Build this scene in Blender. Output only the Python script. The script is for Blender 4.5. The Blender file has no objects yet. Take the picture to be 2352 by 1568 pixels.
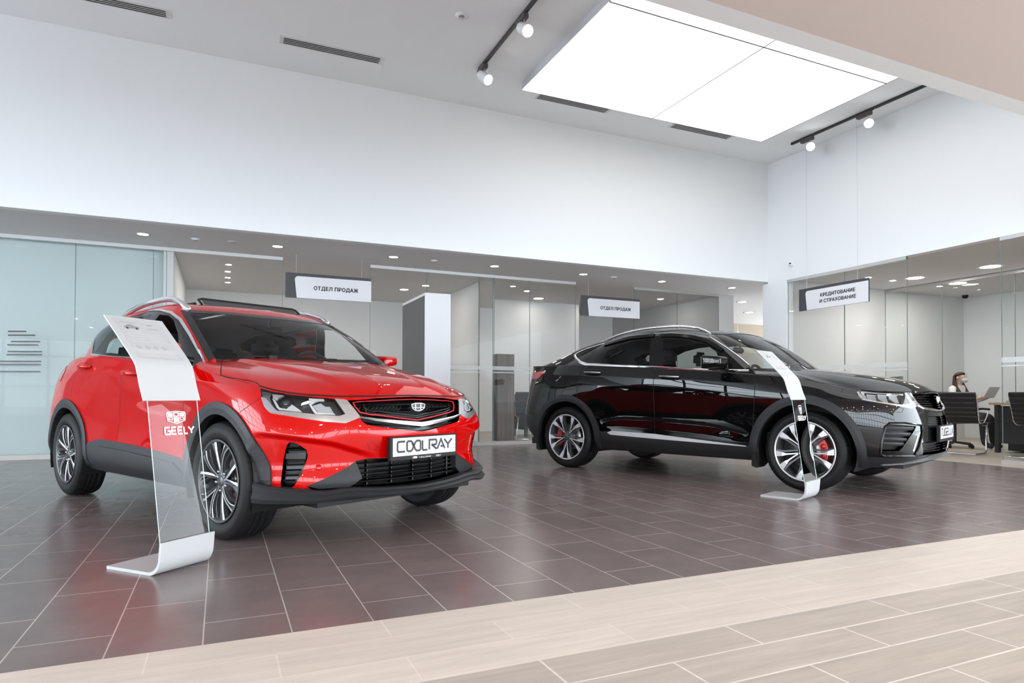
# A car showroom: a red crossover and a black coupe SUV on dark tiles, glazed offices behind.
import bpy, bmesh, math, random
import numpy as np
from mathutils import Vector, Matrix
from mathutils.bvhtree import BVHTree
from mathutils.geometry import delaunay_2d_cdt

random.seed(7)
SC = bpy.context.scene
COL = SC.collection

# ---------------------------------------------------------------- camera, world, exposure
FPX, CX, CY, CAMH = 1488.0, 1176.0, 884.0, 0.84
YAW, PITCH, ROLL = math.radians(24.2), math.radians(0.9), 0.0028
_f = Vector((math.sin(YAW) * math.cos(PITCH), math.cos(YAW) * math.cos(PITCH), math.sin(PITCH)))
_r = Vector((math.cos(YAW), -math.sin(YAW), 0))
_u = _r.cross(_f)
_r, _u = _r * math.cos(ROLL) + _u * math.sin(ROLL), _u * math.cos(ROLL) - _r * math.sin(ROLL)
cam_d = bpy.data.cameras.new('camera')
cam = bpy.data.objects.new('camera', cam_d)
COL.objects.link(cam)
M = Matrix((_r, _u, -_f)).transposed().to_4x4()
M.translation = (0, 0, CAMH)
cam.matrix_world = M
cam_d.sensor_width = 36
cam_d.lens = FPX * 36 / 2352
cam_d.shift_y = (CY - 784) / 2352
cam_d.clip_start = 0.05
cam_d.clip_end = 200
SC.camera = cam

SC.view_settings.view_transform = 'Standard'
SC.view_settings.look = 'None'
SC.view_settings.gamma = 1.0
SC.view_settings.use_curve_mapping = False
SC.view_settings.exposure = 0.28
SC.cycles.use_denoising = True
SC.cycles.max_bounces = 10
SC.cycles.diffuse_bounces = 4
SC.cycles.glossy_bounces = 5
SC.cycles.transparent_max_bounces = 24
SC.cycles.sample_clamp_indirect = 6.0

world = bpy.data.worlds.new('daylight')
SC.world = world
world.use_nodes = True
_bg = world.node_tree.nodes['Background']
_bg.inputs['Color'].default_value = (0.82, 0.92, 1.0, 1)
_bg.inputs['Strength'].default_value = 8.0


def area(name, loc, size, power, rot=(0, 0, 0), color=(1, 1, 1)):
    d = bpy.data.lights.new(name, 'AREA')
    d.shape = 'RECTANGLE'
    d.size, d.size_y = size
    d.energy = power
    d.color = color
    o = bpy.data.objects.new(name, d)
    COL.objects.link(o)
    o.location = loc
    o.rotation_euler = rot
    return o


# ---------------------------------------------------------------- materials
_mats = {}


def mat(name, color=(0.8, 0.8, 0.8), rough=0.5, metal=0.0, coat=0.0, spec=0.5, emit=None, strength=1.0, coat_rough=0.02, coat_ior=1.5):
    if name in _mats:
        return _mats[name]
    m = bpy.data.materials.new(name)
    m.use_nodes = True
    b = m.node_tree.nodes['Principled BSDF']
    b.inputs['Base Color'].default_value = (*color, 1)
    b.inputs['Roughness'].default_value = rough
    b.inputs['Metallic'].default_value = metal
    b.inputs['Coat Weight'].default_value = coat
    b.inputs['Coat Roughness'].default_value = coat_rough
    b.inputs['Coat IOR'].default_value = coat_ior
    b.inputs['Specular IOR Level'].default_value = spec
    if emit:
        b.inputs['Emission Color'].default_value = (*emit, 1)
        b.inputs['Emission Strength'].default_value = strength
    _mats[name] = m
    return m


def glass_mat(name, tint=(0.94, 0.98, 0.97), ior=1.45, rough=0.0, gain=1.0):
    """thin pane: straight-through transmission plus a Fresnel reflection"""
    if name in _mats:
        return _mats[name]
    m = bpy.data.materials.new(name)
    m.use_nodes = True
    nt = m.node_tree
    nt.nodes.clear()
    out = nt.nodes.new('ShaderNodeOutputMaterial')
    mix = nt.nodes.new('ShaderNodeMixShader')
    tr = nt.nodes.new('ShaderNodeBsdfTransparent')
    gl = nt.nodes.new('ShaderNodeBsdfGlossy')
    fr = nt.nodes.new('ShaderNodeFresnel')
    fr.inputs['IOR'].default_value = ior
    tr.inputs['Color'].default_value = (*tint, 1)
    gl.inputs['Roughness'].default_value = rough
    gl.inputs['Color'].default_value = (gain, gain, gain, 1)
    nt.links.new(fr.outputs[0], mix.inputs[0])
    nt.links.new(tr.outputs[0], mix.inputs[1])
    nt.links.new(gl.outputs[0], mix.inputs[2])
    nt.links.new(mix.outputs[0], out.inputs[0])
    _mats[name] = m
    return m


def noise_bump(m, scale, strength, detail=3.0, dist=0.002):
    nt = m.node_tree
    b = nt.nodes['Principled BSDF']
    tc = nt.nodes.new('ShaderNodeTexCoord')
    nz = nt.nodes.new('ShaderNodeTexNoise')
    nz.inputs['Scale'].default_value = scale
    nz.inputs['Detail'].default_value = detail
    bp = nt.nodes.new('ShaderNodeBump')
    bp.inputs['Strength'].default_value = strength
    bp.inputs['Distance'].default_value = dist
    nt.links.new(tc.outputs['Object'], nz.inputs['Vector'])
    nt.links.new(nz.outputs[0], bp.inputs['Height'])
    nt.links.new(bp.outputs[0], b.inputs['Normal'])
    return m


# ---------------------------------------------------------------- object helpers
def link_mesh(name, verts, faces, mats, parent=None, smooth=False, normals=None, fmat=None):
    me = bpy.data.meshes.new(name)
    me.from_pydata([tuple(v) for v in verts], [], [tuple(f) for f in faces])
    if not isinstance(mats, (list, tuple)):
        mats = [mats]
    for mm in mats:
        me.materials.append(mm)
    if fmat is not None:
        me.polygons.foreach_set('material_index', list(fmat))
    if smooth is not False:
        if smooth is True:
            me.polygons.foreach_set('use_smooth', [True] * len(me.polygons))
        else:
            me.polygons.foreach_set('use_smooth', list(smooth))
    me.update()
    if normals is not None:
        me.normals_split_custom_set_from_vertices([tuple(n) for n in normals])
    o = bpy.data.objects.new(name, me)
    COL.objects.link(o)
    if parent is not None:
        o.parent = parent
    return o


class MB:
    """collects shapes into one mesh"""

    def __init__(s):
        s.v, s.f, s.m, s.sm = [], [], [], []

    def add(s, verts, faces, m=0, smooth=False):
        k = len(s.v)
        s.v += [tuple(v) for v in verts]
        for f in faces:
            s.f.append(tuple(i + k for i in f))
            s.m.append(m)
            s.sm.append(smooth)
        return s

    def box(s, a, b, m=0, bev=0.0):
        x0, y0, z0 = a
        x1, y1, z1 = b
        if bev <= 0:
            v = [(x, y, z) for z in (z0, z1) for y in (y0, y1) for x in (x0, x1)]
            f = [(0, 2, 3, 1), (4, 5, 7, 6), (0, 1, 5, 4), (2, 6, 7, 3), (0, 4, 6, 2), (1, 3, 7, 5)]
            return s.add(v, f, m)
        bm = bmesh.new()
        bmesh.ops.create_cube(bm, size=1)
        for v in bm.verts:
            v.co = Vector(((x0 + x1) / 2 + v.co.x * (x1 - x0), (y0 + y1) / 2 + v.co.y * (y1 - y0), (z0 + z1) / 2 + v.co.z * (z1 - z0)))
        bmesh.ops.bevel(bm, geom=bm.edges[:], offset=bev, segments=2, profile=0.6, affect='EDGES')
        return s.bm(bm, m)

    def bm(s, bm, m=0, smooth=False):
        bm.verts.index_update()
        s.add([v.co[:] for v in bm.verts], [[v.index for v in f.verts] for f in bm.faces], m, smooth)
        bm.free()
        return s

    def prism(s, poly, a0, a1, axis='z', m=0, cap=True):
        """2D polygon extruded along an axis: z -> (x,y), y -> (x,z), x -> (y,z)"""
        def P(p, t):
            return {'z': (p[0], p[1], t), 'y': (p[0], t, p[1]), 'x': (t, p[0], p[1])}[axis]
        n = len(poly)
        v = [P(p, a0) for p in poly] + [P(p, a1) for p in poly]
        f = [(i, (i + 1) % n, n + (i + 1) % n, n + i) for i in range(n)]
        if cap:
            f += [tuple(range(n))[::-1], tuple(range(n, 2 * n))]
        return s.add(v, f, m)

    def tube(s, path, r, n=10, m=0, closed=False, flat=None, cap=True):
        path = [Vector(p) for p in path]
        k = len(path)
        rs = r if isinstance(r, (list, tuple)) else [r] * k
        vs, fs = [], []
        up = Vector((0.123, 0.217, 0.97)).normalized()
        prev = None
        for i, p in enumerate(path):
            if closed:
                t = path[(i + 1) % k] - path[i - 1]
            else:
                t = path[min(i + 1, k - 1)] - path[max(i - 1, 0)]
            t.normalize()
            if prev is None:
                a = t.cross(up)
                if a.length < 1e-4:
                    a = t.cross(Vector((1, 0, 0)))
                a.normalize()
            else:
                a = prev - t * prev.dot(t)
                a.normalize()
            prev = a
            b = t.cross(a)
            for j in range(n):
                an = 2 * math.pi * j / n
                vs.append(p + (a * math.cos(an) + b * math.sin(an)) * rs[i])
        for i in range(k if closed else k - 1):
            i2 = (i + 1) % k
            for j in range(n):
                j2 = (j + 1) % n
                fs.append((i * n + j, i * n + j2, i2 * n + j2, i2 * n + j))
        s.add(vs, fs, m, True)
        if cap and not closed:
            s.add(vs[:n], [tuple(range(n))[::-1]], m)
            s.add(vs[-n:], [tuple(range(n))], m)
        return s

    def lathe(s, prof, axis='z', c=(0, 0, 0), n=32, m=0, smooth=True, close=False):
        """profile of (radius, height) turned about an axis through c"""
        vs, fs = [], []
        k = len(prof)
        for i in range(n):
            a = 2 * math.pi * i / n
            ca, sa = math.cos(a), math.sin(a)
            for r, h in prof:
                if axis == 'z':
                    vs.append((c[0] + r * ca, c[1] + r * sa, c[2] + h))
                elif axis == 'y':
                    vs.append((c[0] + r * ca, c[1] + h, c[2] + r * sa))
                else:
                    vs.append((c[0] + h, c[1] + r * ca, c[2] + r * sa))
        kk = k if close else k - 1
        for i in range(n):
            i2 = (i + 1) % n
            for j in range(kk):
                j2 = (j + 1) % k
                fs.append((i * k + j, i2 * k + j, i2 * k + j2, i * k + j2))
        return s.add(vs, fs, m, smooth)

    def xf(s, mat4, start=0):
        for i in range(start, len(s.v)):
            s.v[i] = tuple(mat4 @ Vector(s.v[i]))
        return s

    def build(s, name, mats, parent=None, smooth=None, weld=False, auto=None):
        o = link_mesh(name, s.v, s.f, mats, parent, smooth=s.sm if smooth is None and auto is None else (smooth or True), fmat=s.m)
        bm = bmesh.new()
        bm.from_mesh(o.data)
        if weld:
            bmesh.ops.remove_doubles(bm, verts=bm.verts, dist=1e-5)
        bmesh.ops.recalc_face_normals(bm, faces=bm.faces)
        bm.to_mesh(o.data)
        bm.free()
        if auto is not None:
            o.data.set_sharp_from_angle(angle=math.radians(auto))
        return o


def tag(o, label=None, cat=None, group=None, kind=None):
    if label:
        o['label'] = label
    if cat:
        o['category'] = cat
    if group:
        o['group'] = group
    if kind:
        o['kind'] = kind
    return o


def empty(name, loc=(0, 0, 0), rz=0.0, label=None, cat=None, group=None):
    o = bpy.data.objects.new(name, None)
    COL.objects.link(o)
    o.location = loc
    o.rotation_euler = (0, 0, rz)
    return tag(o, label, cat, group)


def copy_tree(o, parent=None):
    c = o.copy()
    COL.objects.link(c)
    c.parent = parent
    for ch in list(o.children):
        copy_tree(ch, c)
    return c


def struct(name, mb, mats, parent=None):
    o = mb.build(name, mats, parent)
    o['kind'] = 'structure'
    return o


def text_mesh(txt, size, mtl, name, parent=None, extrude=0.0005, shear=0.0, spacing=1.0, align='LEFT', bold=0.0):
    """lettering as a mesh lying in the XY plane, baseline along +X"""
    cu = bpy.data.curves.new(name, 'FONT')
    cu.body = txt
    cu.size = size
    cu.extrude = extrude
    cu.shear = shear
    cu.space_character = spacing
    cu.align_x = align
    t = bpy.data.objects.new(name, cu)
    COL.objects.link(t)
    bpy.context.view_layer.update()
    me = bpy.data.meshes.new_from_object(t.evaluated_get(bpy.context.evaluated_depsgraph_get()))
    me.name = name
    bpy.data.objects.remove(t)
    me.materials.clear()
    me.materials.append(mtl)
    if bold:
        bm = bmesh.new()
        for dx, dy in ((0, 0), (bold, 0), (-bold, 0), (0, bold), (0, -bold)):
            b2 = bmesh.new()
            b2.from_mesh(me)
            bmesh.ops.translate(b2, verts=b2.verts, vec=(dx, dy, 0))
            tmp = bpy.data.meshes.new('tmp')
            b2.to_mesh(tmp)
            b2.free()
            bm.from_mesh(tmp)
            bpy.data.meshes.remove(tmp)
        bm.to_mesh(me)
        bm.free()
    o = bpy.data.objects.new(name, me)
    COL.objects.link(o)
    o.parent = parent
    return o
# ---------------------------------------------------------------- setting
ZS, ZC = 2.87, 4.97           # soffit of the low ceilings, ceiling of the hall
YU, YG, XR = 8.65, 10.12, 8.89  # upper back wall, glass line behind it, right wall
XL, YF = -11.0, -8.0          # glazed facades behind and left of the camera

M_wall = mat('white_paint', (0.84, 0.86, 0.87), 0.75)
M_ceil = mat('ceiling_paint', (0.90, 0.915, 0.92), 0.85)
M_soff = mat('soffit_paint', (0.70, 0.675, 0.67), 0.85)
M_off = mat('office_paint', (0.80, 0.79, 0.785), 0.8)
M_teal = mat('frosted_backing', (0.60, 0.665, 0.665), 0.7)
M_panel = mat('light_panel', (1, 1, 1), 0.5, emit=(1.0, 1.0, 1.0), strength=1.4)
M_alu = mat('brushed_aluminium', (0.62, 0.62, 0.62), 0.35, metal=0.9)
M_dark = mat('dark_metal', (0.03, 0.03, 0.032), 0.45)
M_chrome = mat('chrome', (0.85, 0.85, 0.87), 0.08, metal=1.0)
M_black = mat('black_plastic', (0.008, 0.008, 0.0085), 0.5, spec=0.3)
M_white = mat('white_lacquer', (0.84, 0.85, 0.86), 0.35)
M_lamp = mat('lamp_face', (1, 1, 1), 0.5, emit=(1.0, 0.97, 0.93), strength=22.0)
M_lampsoft = mat('downlight_face', (1, 1, 1), 0.5, emit=(1.0, 0.94, 0.86), strength=9.0)
M_glass = glass_mat('partition_glass', (0.955, 0.98, 0.975), 1.2)
M_edge = mat('glass_edge', (0.16, 0.22, 0.215), 0.3)


def tile_floor(name, c1, c2, grout, row, length, off, origin, along_y, gsize, rough, bumpy, streak):
    m = bpy.data.materials.new(name)
    m.use_nodes = True
    nt = m.node_tree
    b = nt.nodes['Principled BSDF']
    b.inputs['Specular IOR Level'].default_value = 0.38
    tc = nt.nodes.new('ShaderNodeTexCoord')
    sep = nt.nodes.new('ShaderNodeSeparateXYZ')
    nt.links.new(tc.outputs['Object'], sep.inputs[0])
    comb = nt.nodes.new('ShaderNodeCombineXYZ')
    a, c = ('Y', 'X') if along_y else ('X', 'Y')
    def shift(sock, v):
        ad = nt.nodes.new('ShaderNodeMath')
        ad.operation = 'ADD'
        ad.inputs[1].default_value = v
        nt.links.new(sock, ad.inputs[0])
        return ad.outputs[0]
    nt.links.new(shift(sep.outputs[a], origin[0]), comb.inputs['X'])
    nt.links.new(shift(sep.outputs[c], origin[1]), comb.inputs['Y'])
    br = nt.nodes.new('ShaderNodeTexBrick')
    br.offset = off
    br.offset_frequency = 2
    br.squash = 1.0
    br.inputs['Color1'].default_value = (*c1, 1)
    br.inputs['Color2'].default_value = (*c2, 1)
    br.inputs['Mortar'].default_value = (*grout, 1)
    br.inputs['Scale'].default_value = 1.0
    br.inputs['Mortar Size'].default_value = gsize
    br.inputs['Mortar Smooth'].default_value = 0.1
    br.inputs['Bias'].default_value = 0.0
    br.inputs['Brick Width'].default_value = length
    br.inputs['Row Height'].default_value = row
    nt.links.new(comb.outputs[0], br.inputs['Vector'])
    mp = nt.nodes.new('ShaderNodeMapping')
    mp.inputs['Scale'].default_value = streak
    nt.links.new(tc.outputs['Object'], mp.inputs['Vector'])
    nz = nt.nodes.new('ShaderNodeTexNoise')
    nz.inputs['Scale'].default_value = 1.0
    nz.inputs['Detail'].default_value = 8
    nz.inputs['Roughness'].default_value = 0.65
    nt.links.new(mp.outputs[0], nz.inputs['Vector'])
    rmp = nt.nodes.new('ShaderNodeMapRange')
    rmp.inputs['From Min'].default_value = 0.3
    rmp.inputs['From Max'].default_value = 0.7
    rmp.inputs['To Min'].default_value = 1 - bumpy
    rmp.inputs['To Max'].default_value = 1 + bumpy
    nt.links.new(nz.outputs[0], rmp.inputs['Value'])
    mx = nt.nodes.new('ShaderNodeMix')
    mx.data_type = 'RGBA'
    mx.blend_type = 'MULTIPLY'
    mx.inputs['Factor'].default_value = 1.0
    nt.links.new(br.outputs['Color'], mx.inputs[6])
    nt.links.new(rmp.outputs[0], mx.inputs[7])
    nt.links.new(mx.outputs[2], b.inputs['Base Color'])
    rr = nt.nodes.new('ShaderNodeMapRange')
    rr.inputs['To Min'].default_value = rough - 0.05
    rr.inputs['To Max'].default_value = rough + 0.07
    nt.links.new(nz.outputs[0], rr.inputs['Value'])
    nt.links.new(rr.outputs[0], b.inputs['Roughness'])
    bp = nt.nodes.new('ShaderNodeBump')
    bp.inputs['Strength'].default_value = 0.25
    bp.inputs['Distance'].default_value = 0.001
    bp.invert = True
    nt.links.new(br.outputs['Fac'], bp.inputs['Height'])
    nt.links.new(bp.outputs[0], b.inputs['Normal'])
    return m


M_tile = tile_floor('dark_tile', (0.185, 0.146, 0.142), (0.205, 0.162, 0.157), (0.50, 0.45, 0.43), 0.2865, 0.598, 0.5,
                    (-0.551 + 0.598 * 40, -0.525 + 0.2865 * 80), True, 0.0026, 0.22, 0.12, (3, 3, 3))
M_woodl = tile_floor('pale_plank_tile', (0.66, 0.59, 0.52), (0.62, 0.555, 0.49), (0.72, 0.66, 0.60), 0.187, 0.757, 0.5,
                     (-0.55 + 0.757 * 30, -2.42 + 0.187 * 60), False, 0.003, 0.42, 0.10, (2.0, 22, 5))
M_woodg = tile_floor('grey_plank_tile', (0.44, 0.39, 0.335), (0.475, 0.42, 0.365), (0.72, 0.66, 0.60), 0.187, 0.757, 0.5,
                     (-1.687 + 0.757 * 30, -1.852 + 0.187 * 60), False, 0.004, 0.42, 0.16, (2.0, 22, 5))
M_woodo = tile_floor('office_plank', (0.50, 0.44, 0.37), (0.46, 0.40, 0.34), (0.42, 0.36, 0.3), 0.187, 1.2, 0.5,
                     (20, 20), False, 0.002, 0.4, 0.15, (2.0, 18, 5))


def slab(name, x0, x1, y0, y1, z0, z1, m):
    return struct(name, MB().box((x0, y0, z0), (x1, y1, z1)), m)


slab('floor', XL, XR - 0.28, 2.418, YG, -0.1, 0.0, M_tile)
slab('floor_pale_band', XL, 16, 1.852, 2.418, -0.1, 0.0, M_woodl)
slab('floor_grey_planks', XL, 16, YF, 1.852, -0.1, 0.0, M_woodg)
slab('floor_office', XR - 0.28, 16, 2.418, YG, -0.1, 0.0, M_woodo)
slab('floor_sales', XL, 16, YG, 15.0, -0.1, 0.0, M_woodo)

slab('wall_back_upper', XL, XR + 0.2, YU, YU + 0.12, ZS, ZC + 0.1, M_wall)
slab('wall_right_upper', XR, XR + 0.15, YF, YU, ZS - 0.03, ZC + 0.1, M_wall)
slab('wall_corner', XR, XR + 0.15, 8.23, YU + 0.12, 0, ZS - 0.03, M_wall)
slab('ceiling', XL, XR, 2.73, YU, ZC, ZC + 0.1, M_ceil)
slab('ceiling_soffit_back', XL, 16, YU + 0.12, 15.0, ZS, ZS + 0.1, M_soff)
slab('ceiling_mezzanine', XL, XR, YF, 2.60, ZS, ZS + 0.12, mat('mezzanine_paint', (0.72, 0.625, 0.59), 0.85))
slab('wall_mezzanine_edge', XL, XR, 2.60, 2.73, ZS, ZC + 0.1, M_wall)
slab('ceiling_office', XR + 0.15, 16, 2.0, YU + 0.12, ZS, ZS + 0.1, M_soff)

# the sales rooms behind the glass
slab('wall_frosted', -4.2, -0.74, 10.33, 10.45, 0, ZS, M_teal)
slab('wall_unseen_dark', XL, -4.2, 10.33, 10.45, 0, ZS, mat('unseen_dark_wall', (.10, .10, .105), .6))  # out of view; added dark to calm the reflections in the red car's flank
slab('wall_sales_left', -0.74, -0.62, YG + 0.05, 13.98, 0, ZS, M_off)
slab('wall_sales_back', -0.74, 9.47, 13.98, 14.1, 0, ZS, M_off)
slab('wall_sales_middle', 4.2, 4.3, 10.75, 13.98, 0, ZS, M_off)
slab('wall_sales_screen', 4.3, 7.3, 12.6, 12.7, 0, ZS, M_off)
slab('wall_sales_right', 9.08, 9.47, YG, 13.98, 0, ZS, mat('grey_wall', (0.60, 0.59, 0.585), 0.7))
M_brown = mat('brown_wall', (0.13, 0.085, 0.055), 0.6)
slab('wall_corridor', 9.47, 16, 14.0, 14.1, 0, ZS, mat('tan_wall', (0.34, 0.27, 0.20), 0.8))
slab('wall_corridor_dark', 10.4, 16, 13.7, 14.0, 0, 2.02, M_brown)
slab('wall_corridor_right', XR + 0.15, 16, YU, YU + 0.12, 0, ZS, M_off)
# credit office on the right
slab('wall_office_back', XR + 0.15, 16, 8.37, 8.45, 0, ZS, mat('office_wall_grey', (0.72, 0.715, 0.71), 0.75))
slab('wall_office_far', 14.0, 14.1, 2.0, 8.37, 0, ZS, M_off)
slab('wall_office_near', XR + 0.15, 16, 2.3, 2.4, 0, ZS, M_off)

# daylight facades (behind the camera and on the left)
M_mull = mat('facade_mullion', (0.10, 0.105, 0.11), 0.5)


def facade(name, along, c, a0, a1, z1, step):
    mb = MB()
    n = int(round((a1 - a0) / step))
    def bar(p0, p1, z0, zz1):
        if along == 'x':
            mb.box((p0, c - 0.06, z0), (p1, c + 0.06, zz1))
        else:
            mb.box((c - 0.06, p0, z0), (c + 0.06, p1, zz1))
    for i in range(n + 1):
        p = a0 + (a1 - a0) * i / n
        bar(p - 0.035, p + 0.035, 0, z1)
    for z in (0.05, 1.1, 2.2, 3.3, 4.4, z1 - 0.05):
        if z <= z1:
            bar(a0, a1, z - 0.035, z + 0.035)
    return struct(name, mb, M_mull)


facade('window_1', 'y', XL, YF, YU, ZC, 1.3)
facade('window_2', 'x', YF, XL, XR, ZS, 1.3)
slab('ground_outside', -60, XL - 0.1, -40, 30, -0.3, -0.12, mat('pale_bounce_ground', (0.72, 0.74, 0.77), 0.9))  # unseen ground, made pale to bounce daylight up to the ceilings
slab('ground_forecourt', XL - 0.1, 40, -60, YF - 0.1, -0.3, -0.12, mat('pale_bounce_ground'))


# glass partitions: pane (with green edges) and head rail
def pane(name, along, c, a0, a1, z0, z1, joints=(), rail=True, t=0.012, base=True, railh=0.045):
    mb = MB()
    cuts = [a0] + list(joints) + [a1]
    for p, q in zip(cuts, cuts[1:]):
        p, q = p + 0.0018, q - 0.0018
        if along == 'x':
            v = [(p, c, z0), (q, c, z0), (q, c, z1), (p, c, z1)]
            mb.add(v, [(0, 1, 2, 3)], 0)
            for e in (p, q):
                mb.box((e - 0.0018, c - t / 2, z0), (e + 0.0018, c + t / 2, z1), 1)
        else:
            v = [(c, p, z0), (c, q, z0), (c, q, z1), (c, p, z1)]
            mb.add(v, [(0, 1, 2, 3)], 0)
            for e in (p, q):
                mb.box((c - t / 2, e - 0.0018, z0), (c + t / 2, e + 0.0018, z1), 1)
    o = struct(name, mb, [M_glass, M_edge])
    rb = MB()
    if rail:
        if along == 'x':
            rb.box((a0, c - 0.025, z1 - railh), (a1, c + 0.025, z1 + 0.003))
        else:
            rb.box((c - 0.025, a0, z1 - railh), (c + 0.025, a1, z1 + 0.003))
        struct('head_rail', rb, M_alu, o)
    if base:
        bb = MB()
        if along == 'x':
            bb.box((a0, c - 0.03, 0), (a1, c + 0.03, z0))
        else:
            bb.box((c - 0.03, a0, 0), (c + 0.03, a1, z0))
        struct('sill', bb, mat('sill_grey', (0.52, 0.50, 0.49), 0.5), o)
    return o


pane('window_3', 'x', YG, XL, -0.70, 0.06, ZS, (-8.5, -6.0, -3.8, -1.76, -0.86))
pane('window_4', 'x', YG, -0.70, 0.82, 0.06, ZS)
pane('window_5', 'x', YG, 2.11, 5.79, 0.06, ZS, (3.03, 3.93, 4.21, 4.88))
pane('window_6', 'x', YG, 7.04, 9.08, 0.06, ZS, (8.05,))
pane('window_7', 'y', 4.19, YG, 10.75, 0.0, ZS, rail=False, base=False)
pane('window_8', 'y', XR + 0.03, 6.10, 8.23, 0.03, ZS - 0.03, (7.12,), base=False)
pane('window_9', 'y', XR + 0.03, 2.4, 4.88, 0.05, ZS - 0.03, (3.6,))
pane('window_10', 'y', 11.6, 2.4, 8.37, 0.02, ZS - 0.01, (5.2, 6.15, 7.3), base=False)
# ---------------------------------------------------------------- car body tools
def nat_spline(x, Y, xq):
    """natural cubic spline along axis 0"""
    x = np.asarray(x, float)
    Y = np.asarray(Y, float)
    n = len(x)
    sh = Y.shape
    Y2 = Y.reshape(n, -1)
    if n == 2:
        t = ((np.asarray(xq) - x[0]) / (x[1] - x[0]))[:, None]
        return (Y2[0] * (1 - t) + Y2[1] * t).reshape((len(xq),) + sh[1:])
    h = np.diff(x)
    A = np.zeros((n, n))
    B = np.zeros_like(Y2)
    A[0, 0] = A[-1, -1] = 1
    for i in range(1, n - 1):
        A[i, i - 1], A[i, i], A[i, i + 1] = h[i - 1], 2 * (h[i - 1] + h[i]), h[i]
        B[i] = 6 * ((Y2[i + 1] - Y2[i]) / h[i] - (Y2[i] - Y2[i - 1]) / h[i - 1])
    Mm = np.linalg.solve(A, B)
    k = np.clip(np.searchsorted(x, xq, side='right') - 1, 0, n - 2)
    xq = np.asarray(xq, float)
    hk = h[k][:, None]
    a = (x[k + 1] - xq)[:, None]
    b = (xq - x[k])[:, None]
    out = Mm[k] * a ** 3 / (6 * hk) + Mm[k + 1] * b ** 3 / (6 * hk) + (Y2[k] / hk - Mm[k] * hk / 6) * a + (Y2[k + 1] / hk - Mm[k + 1] * hk / 6) * b
    return out.reshape((len(xq),) + sh[1:])


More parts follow.
